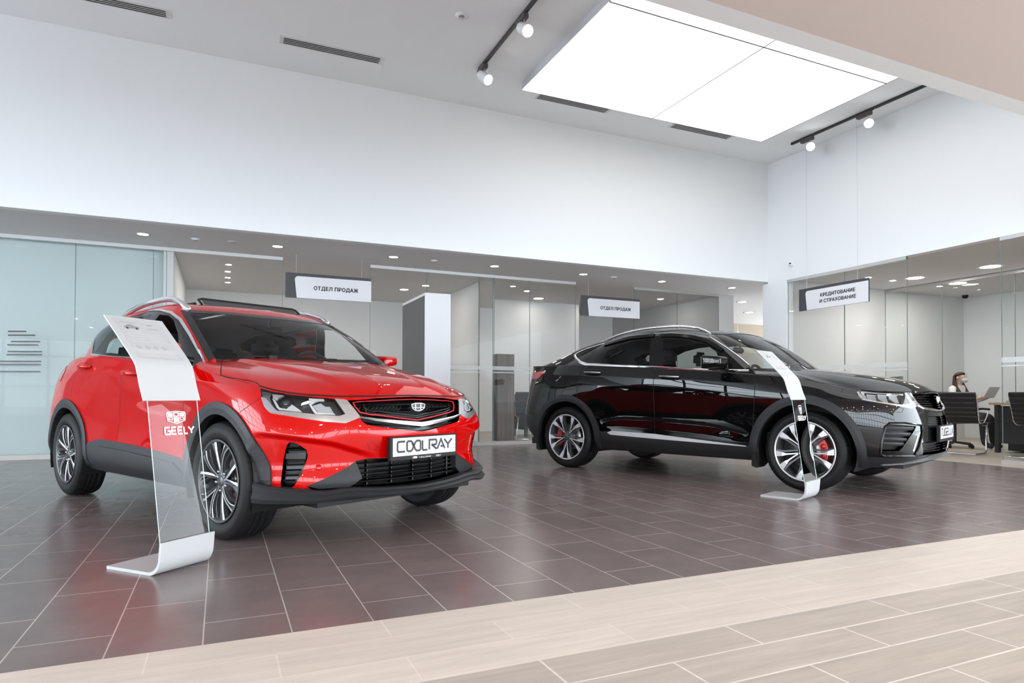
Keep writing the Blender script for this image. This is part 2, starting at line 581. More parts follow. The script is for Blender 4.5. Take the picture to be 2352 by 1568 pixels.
class Surf:
    """half body surface (right side, y < 0) splined through rows of section points; u along a row, v across rows"""

    def __init__(s, rows, ns, nt, creases=(), screases=(), mir0=True, mir1=True):
        R = np.array(rows, float)
        R[:, :, 1] *= -1
        L, S, _ = R.shape
        def ext(R):
            a, b = R, R
            if mir0:
                g = R[:, 1:3][:, ::-1].copy()
                g[:, :, 1] *= -1
                R = np.concatenate([g, R], 1)
            if mir1:
                g = R[:, -3:-1][:, ::-1].copy()
                g[:, :, 1] *= -1
                R = np.concatenate([R, g], 1)
            return R
        RE = ext(R)
        o = 2 if mir0 else 0
        d = np.linalg.norm(np.diff(RE, axis=1), axis=2).mean(0)
        us = np.concatenate([[0], np.cumsum(d)])
        us = us - us[o]
        U = np.linspace(0, us[o + S - 1], ns)
        # split at creased stations
        cuts = [0] + [o + c for c in screases] + [RE.shape[1] - 1]
        A = np.zeros((L, ns, 3))
        for a, b in zip(cuts, cuts[1:]):
            sel = (U >= us[a] - 1e-9) & (U <= us[b] + 1e-9)
            A[:, sel] = np.moveaxis(nat_spline(us[a:b + 1], np.moveaxis(RE[:, a:b + 1], 1, 0), U[sel]), 0, 1)
        dv = np.linalg.norm(np.diff(A, axis=0), axis=2).mean(1)
        vs = np.concatenate([[0], np.cumsum(dv)])
        V = np.linspace(0, vs[-1], nt)
        s.rowv = vs / vs[-1] * (nt - 1)
        s.stu = (us[o:o + S]) / us[o + S - 1] * (ns - 1)
        G = np.zeros((nt, ns, 3))
        cuts = [0] + list(creases) + [L - 1]
        for a, b in zip(cuts, cuts[1:]):
            sel = (V >= vs[a] - 1e-9) & (V <= vs[b] + 1e-9)
            G[sel] = nat_spline(vs[a:b + 1], A[a:b + 1], V[sel])
        if mir0:
            G[:, 0, 1] = 0
        if mir1:
            G[:, -1, 1] = 0
        s.G, s.ns, s.nt = G, ns, nt
        s.normals()
        s.bvh()

    def normals(s):
        du = np.gradient(s.G, axis=1)
        dv = np.gradient(s.G, axis=0)
        N = np.cross(dv, du)
        N /= np.maximum(np.linalg.norm(N, axis=2, keepdims=True), 1e-9)
        # outward: away from the car's core
        c = s.G - np.array([0, 0, 0.65])
        c[:, :, 0] *= 0.3
        if (N * c).sum() < 0:
            N = -N
            s.flip = True
        else:
            s.flip = False
        s.N = N
        s.su = np.linalg.norm(du, axis=2).mean()
        s.sv = np.linalg.norm(dv, axis=2).mean()

    def bvh(s):
        idx = np.arange(s.ns * s.nt).reshape(s.nt, s.ns)
        a, b, c, d = idx[:-1, :-1].ravel(), idx[:-1, 1:].ravel(), idx[1:, 1:].ravel(), idx[1:, :-1].ravel()
        s.T = np.concatenate([np.stack([a, b, c], 1), np.stack([a, c, d], 1)])
        s.tree = BVHTree.FromPolygons([tuple(p) for p in s.G.reshape(-1, 3)], [tuple(int(q) for q in t) for t in s.T])

    def _uv(s, loc, fi):
        n = (s.nt - 1) * (s.ns - 1)
        k = fi % n
        i, j = divmod(k, s.ns - 1)
        P = s.G.reshape(-1, 3)
        t = s.T[fi]
        a, b, c = P[t[0]], P[t[1]], P[t[2]]
        v0, v1, v2 = b - a, c - a, np.array(loc) - a
        d00, d01, d11, d20, d21 = v0 @ v0, v0 @ v1, v1 @ v1, v2 @ v0, v2 @ v1
        den = d00 * d11 - d01 * d01
        if abs(den) < 1e-18:
            return float(j), float(i)
        w1 = (d11 * d20 - d01 * d21) / den
        w2 = (d00 * d21 - d01 * d20) / den
        if fi < n:
            return j + w1 + w2, i + w2
        return j + w1, i + w1 + w2

    def hit(s, o, d):
        o, d = Vector(o), Vector(d).normalized()
        loc, nrm, fi, dist = s.tree.ray_cast(o, d)
        if loc is None:
            best = None
            for t in np.linspace(1.0, 12.0, 440):
                q = o + d * float(t)
                l2, n2, f2, d2 = s.tree.find_nearest(q)
                if best is None or d2 < best[0]:
                    best = (d2, l2, f2)
            loc, fi = best[1], best[2]
        return s._uv(loc, fi)

    def near(s, p):
        loc, nrm, fi, dist = s.tree.find_nearest(Vector(p))
        return s._uv(loc, fi)

    def ev(s, uv):
        uv = np.asarray(uv, float)
        u = np.clip(uv[:, 0], 0, s.ns - 1)
        v = np.clip(uv[:, 1], 0, s.nt - 1)
        j = np.minimum(u.astype(int), s.ns - 2)
        i = np.minimum(v.astype(int), s.nt - 2)
        fu = (u - j)[:, None]
        fv = (v - i)[:, None]
        out = []
        for A in (s.G, s.N):
            out.append((A[i, j] * (1 - fu) + A[i, j + 1] * fu) * (1 - fv) + (A[i + 1, j] * (1 - fu) + A[i + 1, j + 1] * fu) * fv)
        P, N = out
        N = N / np.maximum(np.linalg.norm(N, axis=1, keepdims=True), 1e-9)
        ce = (u > s.ns - 1 - 1e-6) | (u < 1e-6)
        return P, N, ce

    # ------- polygons in (u, v)
    def cut(s, polys, dens=1):
        """split the surface along polygons; returns {name: triangles}, verts"""
        pts, edges = [], []
        for i in range(0, s.nt, dens):
            for j in range(0, s.ns, dens):
                pts.append((j * s.su, i * s.sv))
        if (s.ns - 1) % dens:
            for i in range(0, s.nt, dens):
                pts.append(((s.ns - 1) * s.su, i * s.sv))
        if (s.nt - 1) % dens:
            for j in range(0, s.ns, dens):
                pts.append((j * s.su, (s.nt - 1) * s.sv))
        for name, uv in polys:
            k = len(pts)
            n = len(uv)
            pts += [(u * s.su, v * s.sv) for u, v in uv]
            edges += [(k + i, k + (i + 1) % n) for i in range(n)]
        V, E, F, *_ = delaunay_2d_cdt([Vector(p) for p in pts], edges, [], 0, 1e-5)
        V = np.array([(v[0] / s.su, v[1] / s.sv) for v in V])
        F = np.array([f[:3] for f in F])
        C = V[F].mean(1)
        ok = (C[:, 0] >= 0) & (C[:, 0] <= s.ns - 1) & (C[:, 1] >= 0) & (C[:, 1] <= s.nt - 1)
        F, C = F[ok], C[ok]
        res = {}
        free = np.ones(len(F), bool)
        for name, uv in polys:
            ins = inside(np.array(uv), C) & free
            res.setdefault(name, []).append(F[ins])
            free &= ~ins
        res = {k: np.concatenate(v) for k, v in res.items()}
        res['rest'] = F[free]
        return V, res

    def fill(s, uv, step=1.0):
        """triangulate one polygon with inner points"""
        uv = np.array(uv)
        a, b = uv.min(0), uv.max(0)
        pts = [(u * s.su, v * s.sv) for u, v in uv]
        n = len(pts)
        gu, gv = np.meshgrid(np.arange(a[0], b[0], step), np.arange(a[1], b[1], step * s.su / s.sv))
        g = np.stack([gu.ravel(), gv.ravel()], 1)
        g = g[inside(uv, g)]
        pts += [(u * s.su, v * s.sv) for u, v in g]
        edges = [(i, (i + 1) % n) for i in range(n)]
        V, E, F, *_ = delaunay_2d_cdt([Vector(p) for p in pts], edges, [], 1, 1e-6)
        V = np.array([(v[0] / s.su, v[1] / s.sv) for v in V])
        F = np.array([f[:3] for f in F])
        return V, F


def inside(poly, P):
    x, y = P[:, 0], P[:, 1]
    c = np.zeros(len(P), bool)
    n = len(poly)
    for i in range(n):
        x1, y1 = poly[i]
        x2, y2 = poly[(i + 1) % n]
        if y1 == y2:
            continue
        cond = ((y1 > y) != (y2 > y)) & (x < (x2 - x1) * (y - y1) / (y2 - y1) + x1)
        c ^= cond
    return c


def dense(pts, step, smooth=False, closed=True):
    """resample a polygon; smooth -> Catmull-Rom"""
    P = [np.array(p, float) for p in pts]
    n = len(P)
    out = []
    for i in range(n if closed else n - 1):
        a, b = P[i], P[(i + 1) % n]
        k = max(1, int(np.ceil(np.linalg.norm(b - a) / step)))
        if smooth:
            p0 = P[(i - 1) % n] if (closed or i > 0) else a
            p3 = P[(i + 2) % n] if (closed or i < n - 2) else b
        for q in range(k):
            t = q / k
            if smooth:
                out.append(0.5 * ((2 * a) + (-p0 + b) * t + (2 * p0 - 5 * a + 4 * b - p3) * t * t + (-p0 + 3 * a - 3 * b + p3) * t ** 3))
            else:
                out.append(a * (1 - t) + b * t)
    if not closed:
        out.append(P[-1])
    return out


class Car:
    def __init__(s, name, x0, y0, th, label):
        s.root = empty(name, (x0, y0, 0), th, label, 'car')
        s.o = np.array([x0, y0, 0.0])
        s.c, s.sn = math.cos(th), math.sin(th)

    def loc(s, P):
        """world point into the car's own frame"""
        d = np.array(P) - s.o
        return np.array([d[0] * s.c + d[1] * s.sn, -d[0] * s.sn + d[1] * s.c, d[2]])

    def ray(s, x, y):
        d = _f + _r * ((x - CX) / FPX) - _u * ((y - CY) / FPX)
        a = s.loc((0, 0, CAMH))
        b = s.loc((d[0], d[1], d[2] + CAMH))
        return a, b - a

    def onto(s, surf, pts, crop=None, step=4.0, smooth=False, closed=True):
        """outline seen from the photographer's spot, laid onto the surface; 'C' marks a point on the centre line"""
        ox, oy, k = crop or (0, 0, 1)
        raw = [(ox + p[0] * k, oy + p[1] * k, 1 if len(p) > 2 and p[2] else 0) for p in pts]
        out = []
        n = len(raw)
        dn = dense([(p[0], p[1]) for p in raw], step, smooth, closed)
        marks = [(p[0], p[1]) for p in raw if p[2]]
        ism = []
        for q in dn:
            o, d = s.ray(q[0], q[1])
            loc = surf.tree.ray_cast(Vector(o), Vector(d).normalized())
            if loc[0] is not None:
                u, v = surf._uv(loc[0], loc[2])
            else:
                # past the centre line: look on the mirrored half
                m = surf.tree.ray_cast(Vector((o[0], -o[1], o[2])), Vector((d[0], -d[1], d[2])).normalized())
                if marks and m[0] is not None:
                    u, v = surf._uv(m[0], m[2])
                    u = 2 * (surf.ns - 1) - u
                else:
                    u, v = surf.hit(o, d)
            ism.append(any(abs(q[0] - m[0]) < 0.01 and abs(q[1] - m[1]) < 0.01 for m in marks))
            out.append((u, v))
        if marks:
            # stretch so that the marked points fall on the centre line
            ns = surf.ns - 1
            uc = np.mean([p[0] for p, k_ in zip(out, ism) if k_])
            u0 = min(p[0] for p in out)
            out = [(min(ns, u0 + (p[0] - u0) * (ns - u0) / (uc - u0)), p[1]) for p in out]
            out = [(ns, p[1]) if k_ else p for p, k_ in zip(out, ism)]
            if closed and len(marks) > 1:
                idx = [i for i, k_ in enumerate(ism) if k_]
                if idx[-1] - idx[0] < len(out) - 2:
                    out = [(ns, p[1]) if idx[0] <= i <= idx[-1] else p for i, p in enumerate(out)]
        return out

    def side(s, surf, pts, step=0.03, smooth=False, closed=True):
        """outline drawn in side view (x, z) laid onto the right flank"""
        return [surf.hit((q[0], -3.0, q[1]), (0, 1, 0)) for q in dense(pts, step, smooth, closed)]

    def front(s, surf, pts, step=0.03, smooth=False, closed=True):
        """outline drawn in front view (y, z), y > 0 meaning away from the centre"""
        return [surf.hit((4.0, -q[0], q[1]), (-1, 0, 0)) if q[0] > 0.004 else (surf.ns - 1, surf.hit((4.0, -0.002, q[1]), (-1, 0, 0))[1]) for q in dense(pts, step, smooth, closed)]

    def top(s, surf, pts, step=0.03, smooth=False, closed=True):
        return [surf.hit((q[0], -q[1], 4.0), (0, 0, -1)) if q[1] > 0.004 else (surf.ns - 1, surf.hit((q[0], -0.002, 4.0), (0, 0, -1))[1]) for q in dense(pts, step, smooth, closed)]

    # ---------------- pieces
    def piece(s, name, surf, V, F, mtl, off=0.0, thick=0.0, sides='R', parent=None, floor=None):
        """mesh from a cut; sides R / L / B (both, one mesh); thick adds a rim down into the body"""
        P, N, ce = surf.ev(V)
        used = np.unique(F)
        mp = -np.ones(len(V), int)
        mp[used] = np.arange(len(used))
        P, N, F, ce = P[used], N[used].copy(), mp[F], ce[used]
        N[ce, 1] = 0
        Q = P + N * off
        tri = [tuple(int(i) for i in f) for f in F]
        if not surf_ccw(Q, N, tri):
            tri = [t[::-1] for t in tri]
        verts, faces, nrm = [tuple(q) for q in Q], list(tri), [tuple(n) for n in N]
        nv = len(verts)
        if thick:
            cnt = {}
            for t in tri:
                for a, b in ((t[0], t[1]), (t[1], t[2]), (t[2], t[0])):
                    cnt[(a, b)] = 1
            for (a, b) in list(cnt):
                if (b, a) not in cnt:
                    if ce[a] and ce[b] and sides == 'B':
                        continue
                    k = len(verts)
                    pa, pb = Q[a], Q[b]
                    qa, qb = pa - N[a] * thick, pb - N[b] * thick
                    e = np.cross(pb - pa, N[a])
                    e = e / max(np.linalg.norm(e), 1e-9)
                    verts += [tuple(pa), tuple(pb), tuple(qb), tuple(qa)]
                    nrm += [tuple(e)] * 4
                    faces.append((k + 1, k, k + 3, k + 2))
        out = []
        R = (verts, faces, nrm)
        Lm = ([(x, -y, z) for x, y, z in verts], [f[::-1] for f in faces], [(x, -y, z) for x, y, z in nrm])
        if sides == 'B':
            v = R[0] + Lm[0]
            f = R[1] + [tuple(i + len(R[0]) for i in q) for q in Lm[1]]
            out.append((v, f, R[2] + Lm[2]))
        if sides in ('R', 'RL'):
            out.append(R)
        if sides in ('L', 'RL'):
            out.append(Lm)
        res = []
        for i, (v, f, nn) in enumerate(out):
            pr = parent if not isinstance(parent, (list, tuple)) else parent[i]
            o = link_mesh(name, v, f, mtl, pr if pr is not None else s.root, smooth=True, normals=nn)
            res.append(o)
        return res if len(res) > 1 else res[0]

    def patch(s, name, surf, uv, mtl, off=0.002, thick=0.004, step=1.0, **kw):
        V, F = surf.fill(uv, step)
        return s.piece(name, surf, V, F, mtl, off, thick, **kw)

    def band(s, name, surf, line, width, mtl, off=0.0015, thick=0.003, closed=False, sides='R', parent=None, shift=0.0, n=1, w2=None, bulge=0.0):
        """strip of given width following a (u, v) line on the surface; shift moves it sideways"""
        P, N, ce = surf.ev(np.array(line))
        k = len(P)
        vs, fs = [], []
        T = np.zeros_like(P)
        for i in range(k):
            a = P[(i - 1) % k] if (closed or i > 0) else P[0]
            b = P[(i + 1) % k] if (closed or i < k - 1) else P[-1]
            T[i] = b - a
        T /= np.maximum(np.linalg.norm(T, axis=1, keepdims=True), 1e-9)
        B = np.cross(N, T)
        B /= np.maximum(np.linalg.norm(B, axis=1, keepdims=True), 1e-9)
        w = np.full(k, width) if w2 is None else np.interp(np.linspace(0, 1, k), np.linspace(0, 1, len(w2)), w2)
        Cn = P + B * shift
        sec = []
        for i in range(k):
            hw = w[i] / 2
            sec.append([Cn[i] + B[i] * hw + N[i] * (off - thick), Cn[i] + B[i] * hw + N[i] * off,
                        Cn[i] + N[i] * (off + bulge), Cn[i] - B[i] * hw + N[i] * off, Cn[i] - B[i] * hw + N[i] * (off - thick)])
        for q in sec:
            vs += [tuple(p) for p in q]
        for i in range(k if closed else k - 1):
            i2 = (i + 1) % k
            for j in range(4):
                fs.append((i * 5 + j, i2 * 5 + j, i2 * 5 + j + 1, i * 5 + j + 1))
        if not closed:
            fs += [tuple(range(5)), tuple(range((k - 1) * 5, k * 5))]
        outs = []
        Rv = vs
        Lv = [(x, -y, z) for x, y, z in vs]
        if sides == 'B':
            outs.append((Rv + Lv, fs + [tuple(i + len(Rv) for i in f[::-1]) for f in fs]))
        if sides in ('R', 'RL'):
            outs.append((Rv, fs))
        if sides in ('L', 'RL'):
            outs.append((Lv, [f[::-1] for f in fs]))
        res = []
        for i, (v, f) in enumerate(outs):
            pr = parent if not isinstance(parent, (list, tuple)) else parent[i]
            mb = MB().add(v, f)
            res.append(mb.build(name, mtl, pr if pr is not None else s.root))
        return res if len(res) > 1 else res[0]


def surf_ccw(P, N, tri):
    t = np.array(tri)
    n = np.cross(P[t[:, 1]] - P[t[:, 0]], P[t[:, 2]] - P[t[:, 0]])
    return (n * N[t].mean(1)).sum() > 0


# ---------------------------------------------------------------- materials for cars
M_tyre = mat('tyre_rubber', (0.0075, 0.0075, 0.008), 0.55, spec=0.3)
noise_bump(M_tyre, 120, 0.15)
M_clad = mat('grey_cladding', (0.019, 0.020, 0.023), 0.5, spec=0.4)
noise_bump(M_clad, 900, 0.12, 2, 0.0006)
M_gap = mat('panel_gap', (0.006, 0.004, 0.004), 0.6)
M_gloss = mat('gloss_black', (0.004, 0.004, 0.0045), 0.14, spec=0.35)
M_frit = mat('window_frit', (0.012, 0.013, 0.014), 0.12)
M_satin = mat('satin_chrome', (0.72, 0.73, 0.75), 0.22, metal=0.9)
M_lining = mat('headliner', (0.22, 0.22, 0.225), 0.9)
M_trim = mat('door_trim', (0.035, 0.036, 0.038), 0.6)
M_int = mat('interior_dark', (0.018, 0.019, 0.020), 0.7)
M_rimdark = mat('rim_dark', (0.10, 0.103, 0.112), 0.35, metal=0.5)
M_rimcut = mat('rim_machined', (0.70, 0.71, 0.73), 0.30, metal=0.6)
M_redcal = mat('caliper_red', (0.55, 0.012, 0.012), 0.35, coat=0.4)
M_disc = mat('brake_disc', (0.30, 0.30, 0.30), 0.35, metal=0.9)
M_lens = glass_mat('lamp_lens', (0.97, 0.98, 0.98), 1.5)
M_winglass = glass_mat('car_window', (0.80, 0.86, 0.85), 1.28)
M_wsglass = glass_mat('windscreen', (0.82, 0.87, 0.86), 1.26)
M_tail = mat('tail_red', (0.42, 0.008, 0.012), 0.12, coat=0.8)
M_plate = mat('plate_white', (0.80, 0.81, 0.82), 0.4)
M_ink = mat('ink_dark', (0.03, 0.031, 0.035), 0.5)


def wheel(car, x, side, R, w, rr, yo, spokes, caliper=True, ang=0.0, rear=False, ring=1):
    """wheel with tyre, rim, bolts, disc and caliper; side -1 = right, +1 = left; yo = |y| of the tyre's outer face"""
    root = bpy.data.objects.new('wheel', None)
    COL.objects.link(root)
    root.parent = car.root
    root.location = (x, side * yo, R)
    root.rotation_euler = (0, ang, 0 if side < 0 else math.pi)
    # local frame: outer face at y = 0 looking towards -y, inside at y = +w
    t = MB()
    n = 240
    prof = [(rr - 0.004, 0.022), (rr + 0.004, 0.008), (rr + 0.012, 0.004), (rr + 0.35 * (R - rr), -0.006), (rr + 0.6 * (R - rr), -0.006),
            (R - 0.030, 0.002), (R - 0.014, 0.010), (R - 0.006, 0.018), (R - 0.002, 0.035), (R, 0.062), (R, 0.066), (R - 0.008, 0.067), (R - 0.008, 0.075),
            (R, 0.076), (R, w / 2 - 0.006), (R - 0.008, w / 2 - 0.005), (R - 0.008, w / 2 + 0.005), (R, w / 2 + 0.006), (R, w - 0.076), (R - 0.008, w - 0.075),
            (R - 0.008, w - 0.067), (R, w - 0.066), (R - 0.002, w - 0.035), (R - 0.012, w - 0.012), (R - 0.04, w), (rr + 0.02, w - 0.01), (rr - 0.004, w - 0.02)]
    k = len(prof)
    vs, fs = [], []
    for i in range(n):
        a = 2 * math.pi * i / n
        gro = (i % 4 == 0)
        for j, (r, h) in enumerate(prof):
            if gro and (7 <= j <= 9 or 21 <= j <= 22):
                r -= 0.0035
            vs.append((r * math.cos(a), h, r * math.sin(a)))
    for i in range(n):
        i2 = (i + 1) % n
        for j in range(k - 1):
            fs.append((i * k + j, i2 * k + j, i2 * k + j + 1, i * k + j + 1))
    t.add(vs, fs, 0, True)
    tyre = t.build('tyre', M_tyre, root)
    # rim barrel
    b = MB()
    b.lathe([(rr + 0.002, 0.006), (rr + 0.004, 0.0), (rr - 0.006, -0.001), (rr - 0.012, 0.006)], 'y', n=96, m=ring)
    b.lathe([(rr - 0.012, 0.006), (rr - 0.022, 0.022), (rr - 0.030, 0.06), (rr - 0.036, 0.13), (rr - 0.02, w - 0.02)], 'y', n=96, m=0)
    rim = b.build('rim', [M_rimdark, M_rimcut], root)
    spokes(rim, rr)
    h = MB()
    h.lathe([(0.0, -0.0), (0.026, 0.0), (0.031, 0.004), (0.033, 0.012), (0.033, 0.05)], 'y', c=(0, 0.018, 0), n=28)
    h.build('centre_cap', M_rimdark, rim)
    for q in range(5):
        bo = MB()
        a = 2 * math.pi * (q + 0.5) / 5 + math.pi / 2
        bo.lathe([(0.0, 0.0), (0.007, 0.001), (0.011, 0.006), (0.012, 0.03)], 'y', c=(0.057 * math.cos(a), 0.014, 0.057 * math.sin(a)), n=12)
        bo.build('wheel_bolt', mat('bolt_steel', (0.35, 0.36, 0.38), 0.25, metal=1.0), rim)
    d = MB()
    d.lathe([(0.07, 0.085), (0.155, 0.085), (0.155, 0.105), (0.07, 0.105)], 'y', n=64)
    d.lathe([(0.0, 0.06), (0.075, 0.06), (0.078, 0.085)], 'y', n=40)
    d.build('brake_disc', M_disc, root)
    ib = MB()
    ib.lathe([(0.0, 0.125), (rr - 0.04, 0.125)], 'y', n=48)
    ib.build('hub_back', M_black, root)
    if caliper:
        c = MB()
        poly = []
        a0, a1 = math.radians(-30), math.radians(38)
        for q in range(9):
            a = a0 + (a1 - a0) * q / 8
            poly.append((0.185 * math.cos(a), 0.185 * math.sin(a)))
        for q in range(9):
            a = a1 + (a0 - a1) * q / 8
            poly.append((0.118 * math.cos(a), 0.118 * math.sin(a)))
        c.prism(poly, 0.058, 0.12, 'y')
        for a in (-0.22, 0.32):
            c.lathe([(0.0, 0.05), (0.022, 0.05), (0.026, 0.06)], 'y', c=(0.15 * math.cos(a), 0, 0.15 * math.sin(a)), n=16)
        co = c.build('brake_caliper', M_redcal, root)
        co.rotation_euler = (0, -ang + (0 if not rear else math.pi), 0)
        co['label'] = 'red brake caliper'
    return root


def polar(r, a):
    return (r * math.cos(a), r * math.sin(a))


def spokes_red(rim, rr):
    """five pairs of curved blades, dark with machined edges"""
    for q in range(5):
        base = 2 * math.pi * q / 5 + math.pi / 2
        mb = MB()
        for sgn in (-1, 1):
            for kind in (0, 1):
                L, Rr = [], []
                for i in range(9):
                    t = i / 8
                    r = 0.036 + (rr - 0.012 - 0.036) * t
                    if kind == 0:
                        ctr = sgn * (0.10 + 0.135 * t + 0.10 * t * t) + 0.05 * t
                        hw = (0.009 + 0.008 * t + 0.010 * max(0, t - 0.75) * 4) / max(r, 0.05)
                    else:
                        ctr = sgn * (0.20 + 0.26 * t + 0.10 * t * t) + 0.05 * t
                        hw = (0.005 + 0.004 * t) / max(r, 0.05)
                    L.append((r, base + ctr - hw))
                    Rr.append((r, base + ctr + hw))
                y = [0.020 - 0.016 * math.sin(math.pi * min(1, i / 8 * 0.9)) * 0.6 - 0.012 * (i / 8) for i in range(9)]
                if kind == 1:
                    y = [v + 0.012 for v in y]
                vs, fs, ms = [], [], []
                for i in range(9):
                    a, b = polar(*L[i]), polar(*Rr[i])
                    lead = .30 + .55 * math.sin(math.pi * .9 * i / 8) if sgn > 0 else .20
                    tr_ = .20 if sgn > 0 else .25 + .30 * (i / 8)
                    def mixp(t_, dy):
                        return (a[0] * (1 - t_) + b[0] * t_, y[i] + dy, a[1] * (1 - t_) + b[1] * t_)
                    vs += [mixp(0, .03), mixp(0, .003), mixp(lead * .6, 0), mixp(.5, .009), mixp(1 - tr_ * .6, 0), mixp(1, .003), mixp(1, .03)]
                k0 = len(mb.v)
                mb.v += vs
                for i in range(8):
                    for j in range(6):
                        mb.f.append((k0 + i * 7 + j, k0 + i * 7 + j + 1, k0 + i * 7 + j + 8, k0 + i * 7 + j + 7))
                        mb.m.append(1 if (j in (1, 4) and kind == 0) else 0)
                        mb.sm.append(False)
        mb.build('spoke', [M_rimdark, M_rimcut], rim)
    hb = MB().lathe([(0.0, 0.022), (0.05, 0.024), (0.075, 0.034), (0.082, 0.06)], 'y', n=40)
    hb.build('hub', M_rimdark, rim)


def spokes_black(rim, rr):
    """five V-shaped pairs, machined face, flaring at the rim, with dark side blades"""
    for q in range(5):
        base = 2 * math.pi * q / 5 + math.pi / 2 + math.pi
        mb = MB()
        for sgn in (-1, 1):
            # machined blade
            pts = [(0.040, 0.02, 0.0040), (0.075, 0.075, 0.0042), (0.12, 0.135, 0.0052), (0.165, 0.178, 0.007), (0.195, 0.21, 0.017), (rr - 0.012, 0.262, 0.026)]
            vs = []
            for i, (r, ce, hw) in enumerate(pts):
                y = 0.022 - 0.020 * min(1, i / 4)
                a0, a1 = base + sgn * (ce - hw / r), base + sgn * (ce + hw / r)
                p, p2 = polar(r, a0), polar(r, a1)
                vs += [(p[0], y + 0.035, p[1]), (p[0], y, p[1]), (p2[0], y, p2[1]), (p2[0], y + 0.035, p2[1])]
            k0 = len(mb.v)
            mb.v += vs
            for i in range(len(pts) - 1):
                for j in range(3):
                    mb.f.append((k0 + i * 4 + j, k0 + i * 4 + j + 1, k0 + i * 4 + j + 5, k0 + i * 4 + j + 4))
                    mb.m.append(1 if j == 1 else 0)
                    mb.sm.append(False)
            # dark side blade
            pts = [(0.060, 0.44, 0.007), (0.11, 0.375, 0.007), (0.16, 0.335, 0.008), (0.20, 0.34, 0.009), (rr - 0.012, 0.37, 0.012)]
            vs = []
            for i, (r, ce, hw) in enumerate(pts):
                y = 0.034 - 0.020 * min(1, i / 4)
                a0, a1 = base + sgn * (ce - hw / r), base + sgn * (ce + hw / r)
                p, p2 = polar(r, a0), polar(r, a1)
                vs += [(p[0], y + 0.03, p[1]), (p[0], y, p[1]), (p2[0], y, p2[1]), (p2[0], y + 0.03, p2[1])]
            k0 = len(mb.v)
            mb.v += vs
            for i in range(len(pts) - 1):
                for j in range(3):
                    mb.f.append((k0 + i * 4 + j, k0 + i * 4 + j + 1, k0 + i * 4 + j + 5, k0 + i * 4 + j + 4))
                    mb.m.append(0)
                    mb.sm.append(False)
        mb.build('spoke', [M_rimdark, M_rimcut], rim)
    hb = MB().lathe([(0.0, 0.024), (0.046, 0.026), (0.07, 0.036), (0.078, 0.06)], 'y', n=40)
    hb.build('hub', M_rimdark, rim)
# ---------------------------------------------------------------- red crossover
M_red = mat('red_paint', (0.52, 0.0006, 0.0008), 0.5, spec=0.0, coat=1.0, coat_rough=0.01, coat_ior=1.46)
M_redgap = mat('panel_gap_red', (0.06, 0.001, 0.002), 0.6)
RC = Car('red_car', 0.18, 5.64, math.radians(-63.6), 'shiny red crossover with panoramic roof vent tilted up, facing the camera')


